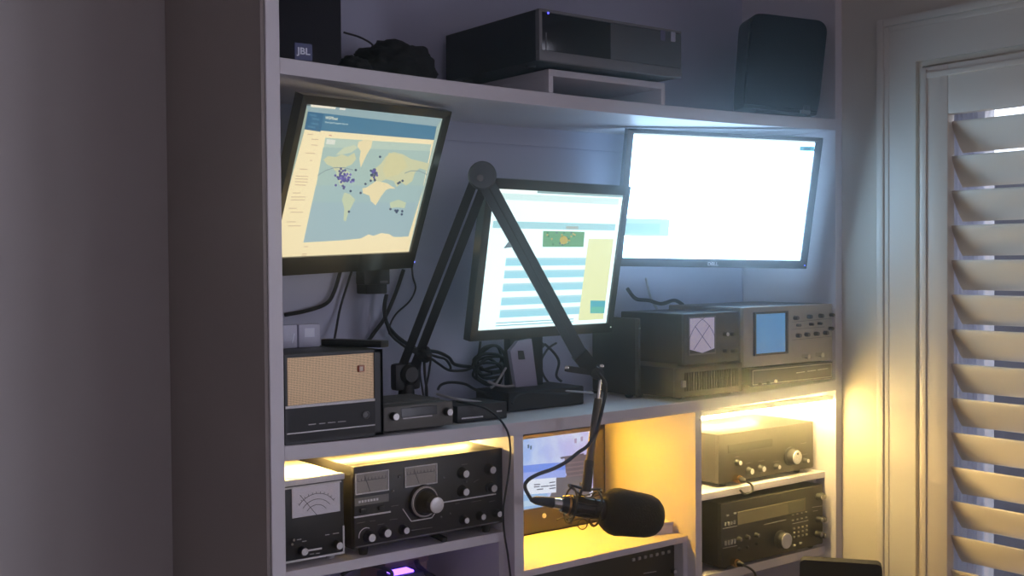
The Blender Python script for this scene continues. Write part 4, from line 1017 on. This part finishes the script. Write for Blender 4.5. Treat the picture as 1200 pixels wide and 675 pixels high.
# =========================================================== MICROPHONE ARM
P0 = atY(476, 436, 2.075); HB = atY(565, 206, 1.885); TP = atY(684, 424, 1.80)
arm = thing('boom_arm', 'black folding microphone boom arm standing on the worktop in front of the monitors', 'microphone arm', (P0.x, P0.y, wz(P0.x)+.0005))
AI = Matrix.Translation(-arm.matrix_world.translation)
side = V((-.55, -.835, 0))
def AF(name, bm, mt, smooth=False, par=None, label=None): return finish(name, bm, mt, par or arm, smooth, label, AI)
def offs(p, q, k):
    d = (q-p).normalized(); s_ = (side-d*side.dot(d)).normalized(); return d.cross(s_)*k
zb = wz(P0.x)+.0005
bm = bmesh.new(); lathe(bm, (P0.x, P0.y, zb), (0, 0, 1), [(0, .042), (.010, .042), (.014, .036), (.02, .02), (.06, .017), (max(.08, P0.z-zb-.02), .017)], 28)
AF('base', bm, BLKM, True)
bm = bmesh.new(); box(bm, P0.x-.034, P0.x+.030, P0.y-.012, P0.y+.012, P0.z-.038, P0.z+.02, bev=.008); lathe(bm, P0+V((0, .022, -.004)), (0, -1, 0), [(0, .022), (.04, .022), (.046, .016)], 20)
AF('base_hinge', bm, BLK, True)
o = offs(P0, HB, .0120)
for s_ in (1, -1):
    k = AF('lower_bar', bar(bmesh.new(), P0+o*s_+(HB-P0)*.01, HB+o*s_*.95-(HB-P0)*.02, .0185, .016, side), ARMM)
bm = bmesh.new(); c = P0+(HB-P0)*.115
bmesh.ops.create_icosphere(bm, subdivisions=3, radius=.017)
for v in bm.verts: v.co = c+o*1.85+v.co*(1+.25*noise.noise(v.co*90)); 
bar(bm, P0+(HB-P0)*.115+o*1.9, P0+(HB-P0)*.115-o*.4, .012, .021, side); AF('cable_tie', bm, RUBB)
nrm = side.normalized()
bm = bmesh.new(); lathe(bm, HB-nrm*.016, nrm, [(0, .026), (.003, .029), (.029, .029), (.032, .026)], 28)
hb = AF('elbow', bm, mat('elbow_paint', (92, 98, 104), .4, .3), True)  # lighter than the bars: screen bloom put into the colour
bm = lathe(bmesh.new(), HB+nrm*.016+V((-.006, 0, -.006)), nrm, [(0, .007), (.003, .007), (.004, .005)], 14); AF('elbow_bolt', bm, GREYM, True, hb)
o2 = offs(HB, TP, .0095)
for s_ in (1, -1):
    AF('upper_bar', bar(bmesh.new(), HB+o2*s_+(TP-HB)*.01, HB+o2*s_*.8+(TP-HB)*.985, .0155, .016, side), mat('arm_grey', (70, 76, 82), .42, .3))
bm = bmesh.new(); bar(bm, HB+(TP-HB)*.05, HB+(TP-HB)*.97, .004, .006, side); AF('spring', bm, BLK)
# wrist and drop rod
W1 = atY(699, 437, 1.797); 
bm = bmesh.new(); bar(bm, HB+(TP-HB)*.955, TP+(W1-TP)*.5, .034, .026, side)
lathe(bm, W1-nrm*.02, nrm, [(0, .013), (.04, .013)], 16); bar(bm, TP, W1, .02, .022, side)
bar(bm, atY(664, 432, 1.80), W1, .012, .012, side)
AF('wrist', bm, BLK, False)
for pp in ((664, 431), (705, 429)):
    q = atY(*pp, 1.785); AF('wing_screw', lathe(bmesh.new(), q, nrm, [(0, .0045), (.005, .0045), (.006, .003)], 12), CHRM, True)
q1 = atY(704, 447, 1.794); q2 = atY(700, 474, 1.792); q3 = atY(690, 545, 1.785); q4 = atY(684, 618, 1.78)
AF('drop_rod', tube(bmesh.new(), [q1+V((0, 0, .012)), q2], .0038, 12, False), CHRM, True, label='chrome drop rod')
bm = tube(bmesh.new(), [q2+(q1-q2)*.25, q2, q3], .0082, 12, False); AF('rod_sleeve', bm, mat('sleeve_brown_grey', (92, 82, 70), .4, .3), True)
bm = tube(bmesh.new(), [q3+(q2-q3)*.08, atY(687, 576, 1.783)], .0105, 12, False); AF('rod_socket', bm, RUBB, True)

# shock mount and microphone
A_ = atY(640, 586, 1.825); E_ = atY(743, 600.5, 1.757)
ax = (E_-A_).normalized()
yv = V((0, 0, 1)); yv = (yv-ax*yv.dot(ax)).normalized(); xv = ax.cross(yv)
def AXM(o): 
    M = Matrix((ax, xv, yv)).transposed().to_4x4(); M.translation = o; return M
MC = atY(686, 594.5, 1.79)
mic = thing('microphone', 'black studio microphone with a foam windscreen hanging in the middle bay', 'microphone', AXM(MC))
t0 = lambda p_: (p_-MC).dot(ax)
pxm = lambda px_: t0(atP(px_, 594, MC, V((-ax.y, ax.x, 0)).cross(V((0, 0, 1))).cross(V((0, 0, 1))) if False else xv))
xa_, xb_, xf0, xf1 = pxm(657), pxm(714), pxm(708), pxm(779)
finish('body', LA((xa_, 0, 0), (1, 0, 0), [(0, .016), (.003, .018), (.018, .0185), (.02, .0225), (xb_-xa_+.02, .0225)], 28), BLKG, mic, True)
finish('collar', LA((xa_+.012, 0, 0), (1, 0, 0), [(0, .0205), (.004, .0215), (.006, .0205)], 28), GOLD, mic, True, 'brass collar')
finish('connector_shell', LA((pxm(647), 0, 0), (1, 0, 0), [(0, .0095), (.001, .011), (xa_-pxm(647)+.002, .012)], 20), CHRM, mic, True)
bm = bmesh.new(); L_ = xf1-xf0; prof = []
RF = .0505
for k in range(15):
    a = k/14; t = L_*a
    r_ = RF*(.78+.22*min(1, a/.18)) if a < .18 else RF*(1.0-.10*((a-.18)/.55)) if a < .73 else RF*.90*math.sqrt(max(0, 1-((a-.73)/.27)**2))*.98+.0
    prof.append((t, max(r_, .0001)))
prof = [(0, RF*.5), (.001, RF*.72)]+prof[1:]
lathe(bm, (xf0, 0, 0), (1, 0, 0), prof, 40)
for v in bm.verts: v.co += v.normal*0; v.co += V((noise.noise(v.co*300), noise.noise(v.co*310+V((5, 0, 0))), noise.noise(v.co*290+V((0, 9, 0)))))*.0007
finish('foam_windscreen', bm, FOAM, mic, 'all')
# shock mount
sm = thing('shock_mount', 'black wire shock mount cradling the microphone below the drop rod', 'microphone mount', AXM(MC))
rr = .036
for xx in (pxm(668), pxm(698)):
    bm = tube(bmesh.new(), [V((xx, rr*math.cos(a), rr*math.sin(a))) for a in [2*math.pi*k/24 for k in range(25)]], .0022, 8, False); finish('ring', bm, RUBB, sm, True)
bm = bmesh.new()
for k in range(8):
    a = 2*math.pi*(k+.5)/8; c_, s_ = math.cos(a), math.sin(a)
    tube(bm, [V((pxm(668), rr*c_, rr*s_)), V((pxm(683), .0245*c_, .0245*s_)), V((pxm(698), rr*c_, rr*s_))], .0012, 6)
finish('elastic_cord', bm, RUBB, sm, True)
q3l = sm.matrix_world.inverted() @ atY(687, 574, 1.783)
bm = bmesh.new()
for xx in (pxm(665), pxm(701)): tube(bm, [q3l, V((xx, -.01, rr+.004)), V((xx, 0, rr))], .0028, 8)
finish('yoke', bm, BLK, sm, True)
bm = bmesh.new(); bar(bm, q3l+V((0, -.024, .004)), V((q3l.x-.006, -.036, -.044)), .008, .006, (1, 0, 0)); bar(bm, q3l+V((0, -.028, .004)), q3l+V((0, .006, .004)), .012, .012, (1, 0, 0)); finish('clamp_bar', bm, BLK, sm)
bm = tube(bmesh.new(), [V((pxm(693)+.0105*math.cos(a), -.03, -.041+.0105*math.sin(a))) for a in [2*math.pi*k/20 for k in range(21)]], .0012, 6, False); finish('cord_loop', bm, RUBB, sm, True)
bm = bmesh.new(); tube(bm, [V((pxm(658), -.012, -.036)), V((pxm(668), -.020, -.03)), V((pxm(676), -.03, -.04))], .0018, 6); finish('wire_clip', bm, GREYD, sm, True)
# microphone lead
bm = bmesh.new(); x0 = pxm(647)
xl = thing('microphone_cable', 'black microphone lead curving from the plug up along the drop rod', 'cable', AXM(MC))
Mi = AXM(MC).inverted()
finish('plug', LA((pxm(620), 0, .0), (1, 0, 0), [(0, .004), (.012, .0085), (.03, .010), (x0-pxm(620)-.0005, .0115)], 18), RUBB, xl, True)
pts = [V((pxm(620)+.002, 0, 0))]+[Mi @ atY(x_, y_, Y_) for x_, y_, Y_ in ((615.5, 572, 1.82), (618, 563.5, 1.80), (630, 556, 1.79), (648, 549.5, 1.782), (664, 541, 1.772), (678, 530, 1.763), (689, 522, 1.758), (699, 505, 1.758), (706, 478, 1.760), (710, 452, 1.758), (701, 437, 1.752))]
finish('lead', tube(bmesh.new(), pts, .0038), CABB, xl, True)

# ================================================================== CABLES
def cable(pts, r, label, mt=CABB, name='cable', grp='cables against the back panel'):
    o = finish(name, tube(bmesh.new(), [atY(*p) for p in pts], r), mt, None, True)
    # origin at the lowest end
    return tag(o, label, 'cable', grp)
Yk = YB-.012
cable([(399, 318, Yk), (391, 343, Yk), (382, 356, Yk), (360, 364, Yk), (334, 369, Yk)], .0042, 'thick black cable bending from the map monitor towards the side panel')
cable([(412, 318, Yk), (405, 340, Yk), (398, 364, Yk), (391, 402, Yk-.02), (386, 420, Yk-.03)], .0026, 'thin straight black cable dropping behind the slim black case')
cable([(473, 316, Yk), (463, 345, Yk), (450, 374, Yk), (437, 392, Yk), (426, 410, Yk-.01), (420, 440, Yk-.02)], .0045, 'thick black cable slanting down behind the radio from the map monitor')
cable([(482.5, 311, 2.13), (484, 325, Yk), (487, 338, Yk), (480, 353, Yk), (465, 367, Yk), (457.5, 380, Yk), (456, 392, Yk)], .0022, 'thin black cable with a sharp bend below the blue power light')
cable([(453, 345, Yk-.02), (450.5, 360, Yk-.02), (453, 378, Yk-.02), (463, 392, Yk-.02), (474, 401, Yk-.025), (486, 408, 2.13), (497, 413, 2.118)], .0045, 'black cable curving from the wall adapter to the boom arm')
cable([(452, 376, Yk-.034), (458, 392, Yk-.034), (470, 403, Yk-.04), (484, 412, 2.12), (494, 417, 2.106)], .003, 'thinner black cable running beside the adapter cable to the boom arm')
cable([(502, 411, 2.10), (514, 413, 2.11), (526, 419, 2.13), (533, 427, 2.15), (552, 430, 2.16), (565, 431, 2.16)], .004, 'black cable leaving the boom arm tie towards the monitor stand')
cable([(503, 415, 2.085), (512, 418, 2.09), (522, 421, 2.105), (528, 430, 2.125), (526, 435, 2.128)], .003, 'short black cable looping just beside the boom arm tie')
cable([(504, 419, 2.07), (515, 427, 2.08), (527, 434, 2.10), (545, 434, 2.115), (555, 430, 2.12)], .003, 'lowest of the black cables leaving the boom arm tie')
cable([(494, 420, 2.10), (492, 435, 2.10), (495, 456, 2.10), (497, 470, 2.10)], .0022, 'thin black cable hanging straight below the boom arm tie')
cable([(497, 420, 2.11), (498, 440, 2.11), (500, 456, 2.11), (500, 470, 2.11)], .003, 'black cable hanging below the boom arm tie next to the hinge')
cable([(505, 420, 2.12), (502, 440, 2.12), (499, 455, 2.12), (499, 470, 2.12)], .0025, 'black cable hanging below the boom arm tie, outermost from the hinge')
random.seed(5)
for k, (lb) in enumerate(('dark cable coil behind the pale monitor stand, upper loop', 'dark cable coil behind the pale monitor stand, middle loop', 'dark cable coil behind the pale monitor stand, lowest loop')):
    pts = []
    for i in range(15):
        a = i*.95+k; pts.append((575+17*math.cos(a)+random.uniform(-4, 4), 420+k*8+13*math.sin(a)+random.uniform(-3, 3), 2.165-.006*(i % 3)-k*.008))
    cable(pts, .0034, lb)
cable([(563, 400, 2.16), (561, 415, 2.16), (557, 428, 2.155), (566, 440, 2.15)], .003, 'black cable dropping from the rear of the cyan monitor')
cable([(593, 431, 2.09), (587, 441, 2.085), (581, 450, 2.08), (575, 455, 2.08)], .0026, 'pale grey cable end slanting beside the monitor stand', CABG)
cable([(572, 447, 2.085), (582, 451, 2.075), (592, 453, 2.07), (602, 452, 2.07)], .003, 'pale grey cable lying across the foot of the monitor stand', CABG)
cable([(617, 401, 2.15), (632, 401, 2.145), (637, 405, 2.14), (630, 409, 2.145), (619, 408, 2.15)], .0028, 'small black cable loop beside the stand neck')
cable([(638, 403, 2.14), (648, 412, 2.13), (655, 424, 2.11), (652, 440, 2.095), (658, 447, 2.09)], .0032, 'black cable hanging between stand neck and boom arm')
cable([(652, 402, 2.16), (642, 409, 2.155), (634, 424, 2.14), (637, 440, 2.14), (646, 452, 2.14)], .0028, 'black cable crossing behind the boom arm near the monitor stand')
cable([(616, 458, 2.03), (628, 457.5, 2.03), (642, 456, 2.02), (665, 458, 2.0), (695, 460.5, 1.985)], .0024, 'pale thin cable lying along the worktop in front of the monitor stand', CABG, grp='cables lying on the worktop')
cable([(512, 462, 2.02), (524, 465, 1.99), (535, 467.5, 1.97), (553, 470, 1.97), (565, 472, 1.965), (571, 476, 1.96)], .0028, 'pale cable end lying across the low dark box', CABG, grp='cables lying on the worktop')
cable([(513, 457, 2.06), (517, 451, 2.06), (528, 448, 2.06), (545, 450, 2.06), (556, 456, 2.05), (575, 464, 2.03)], .003, 'black cable arching over the worktop behind the car radio', grp='cables lying on the worktop')
cable([(535, 470, 1.955), (552, 474, 1.925), (568, 478, 1.90), (580, 486, 1.885), (590, 497, 1.868), (596, 510, 1.860), (598, 530, 1.858), (596, 555, 1.856), (592, 580, 1.85), (589.5, 600, 1.855), (591, 625, 1.86), (595, 650, 1.862), (600, 690, 1.862)], .0022, 'thin black cable hanging down over the worktop edge along the divider', grp=None)
cable([(600, 473, 1.97), (606, 464, 1.98), (618, 460.5, 1.99), (640, 461, 1.99), (668, 462, 1.98)], .0022, 'dark thin cable curving on the worktop below the pale one', grp='cables lying on the worktop')
cable([(757, 326, Yk), (760, 340, Yk), (764, 352, Yk), (770, 362, Yk)], .003, 'pale cable hanging below the wide white monitor', CABG)
cable([(735, 338, 2.14), (745, 350, 2.12), (760, 352, 2.11), (775, 356, 2.11), (790, 352, 2.12), (800, 357, 2.13)], .005, 'dark tangled cable on top of the crossed-needle meter')
# plug adapter on the back panel
q0, q1 = atY(427, 345, YB-.05), atY(457, 312, YB-.05)
ad = thing('power_adapter', 'black plug adapter on the back panel under the map monitor', 'adapter', ((q0.x+q1.x)/2, YB-.0005, q0.z))
w = (q1.x-q0.x)/2; h_ = q1.z-q0.z
finish('body', B(-w, w, -.05, -.012, h_*.34, h_, bev=.004), BLK, ad, True); finish('plug', B(-w*.75, w*.85, -.046, 0, 0, h_*.4, bev=.004), BLKM, ad, True)
finish('label', B(w*.2, w*.8, -.0507, -.0495, h_*.40, h_*.48), GREYM, ad)

# black amplifier behind the meter: dark box whose end is seen beside it
am = Dev('amplifier', 'large black amplifier box standing behind the wrist of the boom arm', 'amplifier', 1.99, (748, 420), (796, 420), (770, 372), (770, 455), .17, z0=wzm(1.75, 2.0))
x_lim = min(ps.X0, cn.X0)-.004
am.w = min(am.w, x_lim-am.X0)
am.case(BLK, .01, .004, .001, .004); am.panel(GREYD, .012, .004, .003)
am.knob(am.X0 and 758.5, 384, .003, .006, CHRM, None)
am.feet(.004, x=(.02, .02))

# ================================================================ LIGHTING
W = bpy.data.worlds.new('sky'); SC.world = W; W.use_nodes = True
nt = W.node_tree; bg = nt.nodes['Background']
tc = nt.nodes.new('ShaderNodeTexCoord'); sp_ = nt.nodes.new('ShaderNodeSeparateXYZ'); mr_ = nt.nodes.new('ShaderNodeMapRange'); mx = nt.nodes.new('ShaderNodeMix'); mx.data_type = 'RGBA'
nt.links.new(tc.outputs['Generated'], sp_.inputs[0]); nt.links.new(sp_.outputs['X'], mr_.inputs['Value'])
mr_.inputs['From Min'].default_value = .24; mr_.inputs['From Max'].default_value = .45
nt.links.new(mr_.outputs['Result'], mx.inputs['Factor'])
mx.inputs['A'].default_value = (.26, .23, .295, 1); mx.inputs['B'].default_value = (4.4, 4.6, 5.3, 1)
nt.links.new(mx.outputs['Result'], bg.inputs['Color']); bg.inputs['Strength'].default_value = 1.0
# area light added as daylight from the unseen window nearer the viewer
ld = bpy.data.lights.new('window_daylight', 'AREA'); ld.shape = 'RECTANGLE'; ld.size = Y21-Y20-.1; ld.size_y = Z21-Z20-.1; ld.energy = 16.5; ld.color = (.77, .74, 1.0)
lo = bpy.data.objects.new('window_daylight', ld); COL.objects.link(lo)
lo.location = (XW+.14, (Y20+Y21)/2, (Z20+Z21)/2); lo.rotation_euler = (math.pi/2, 0, math.pi/2)

# scattering volume added to imitate lens bloom round screens and strips
hm = bpy.data.materials.new('haze'); hm.use_nodes = True; nt = hm.node_tree; nt.nodes.clear()
o_ = nt.nodes.new('ShaderNodeOutputMaterial'); v_ = nt.nodes.new('ShaderNodeVolumeScatter')
v_.inputs['Color'].default_value = (.92, .96, 1, 1); v_.inputs['Density'].default_value = .065; v_.inputs['Anisotropy'].default_value = .965
nt.links.new(v_.outputs[0], o_.inputs['Volume'])
hz_ = finish('haze', B(-2.19, XW-.02, -2.19, YB-.002, .002, 2.61), hm)
tag(hz_, 'thin haze filling the room in front of the glowing screens', 'haze'); hz_['kind'] = 'stuff'

vs = SC.view_settings; vs.view_transform = 'Standard'; vs.look = 'None'; vs.exposure = 0; vs.gamma = 1; vs.use_curve_mapping = False
SC.cycles.max_bounces = 8; SC.cycles.diffuse_bounces = 5; SC.cycles.sample_clamp_indirect = 6
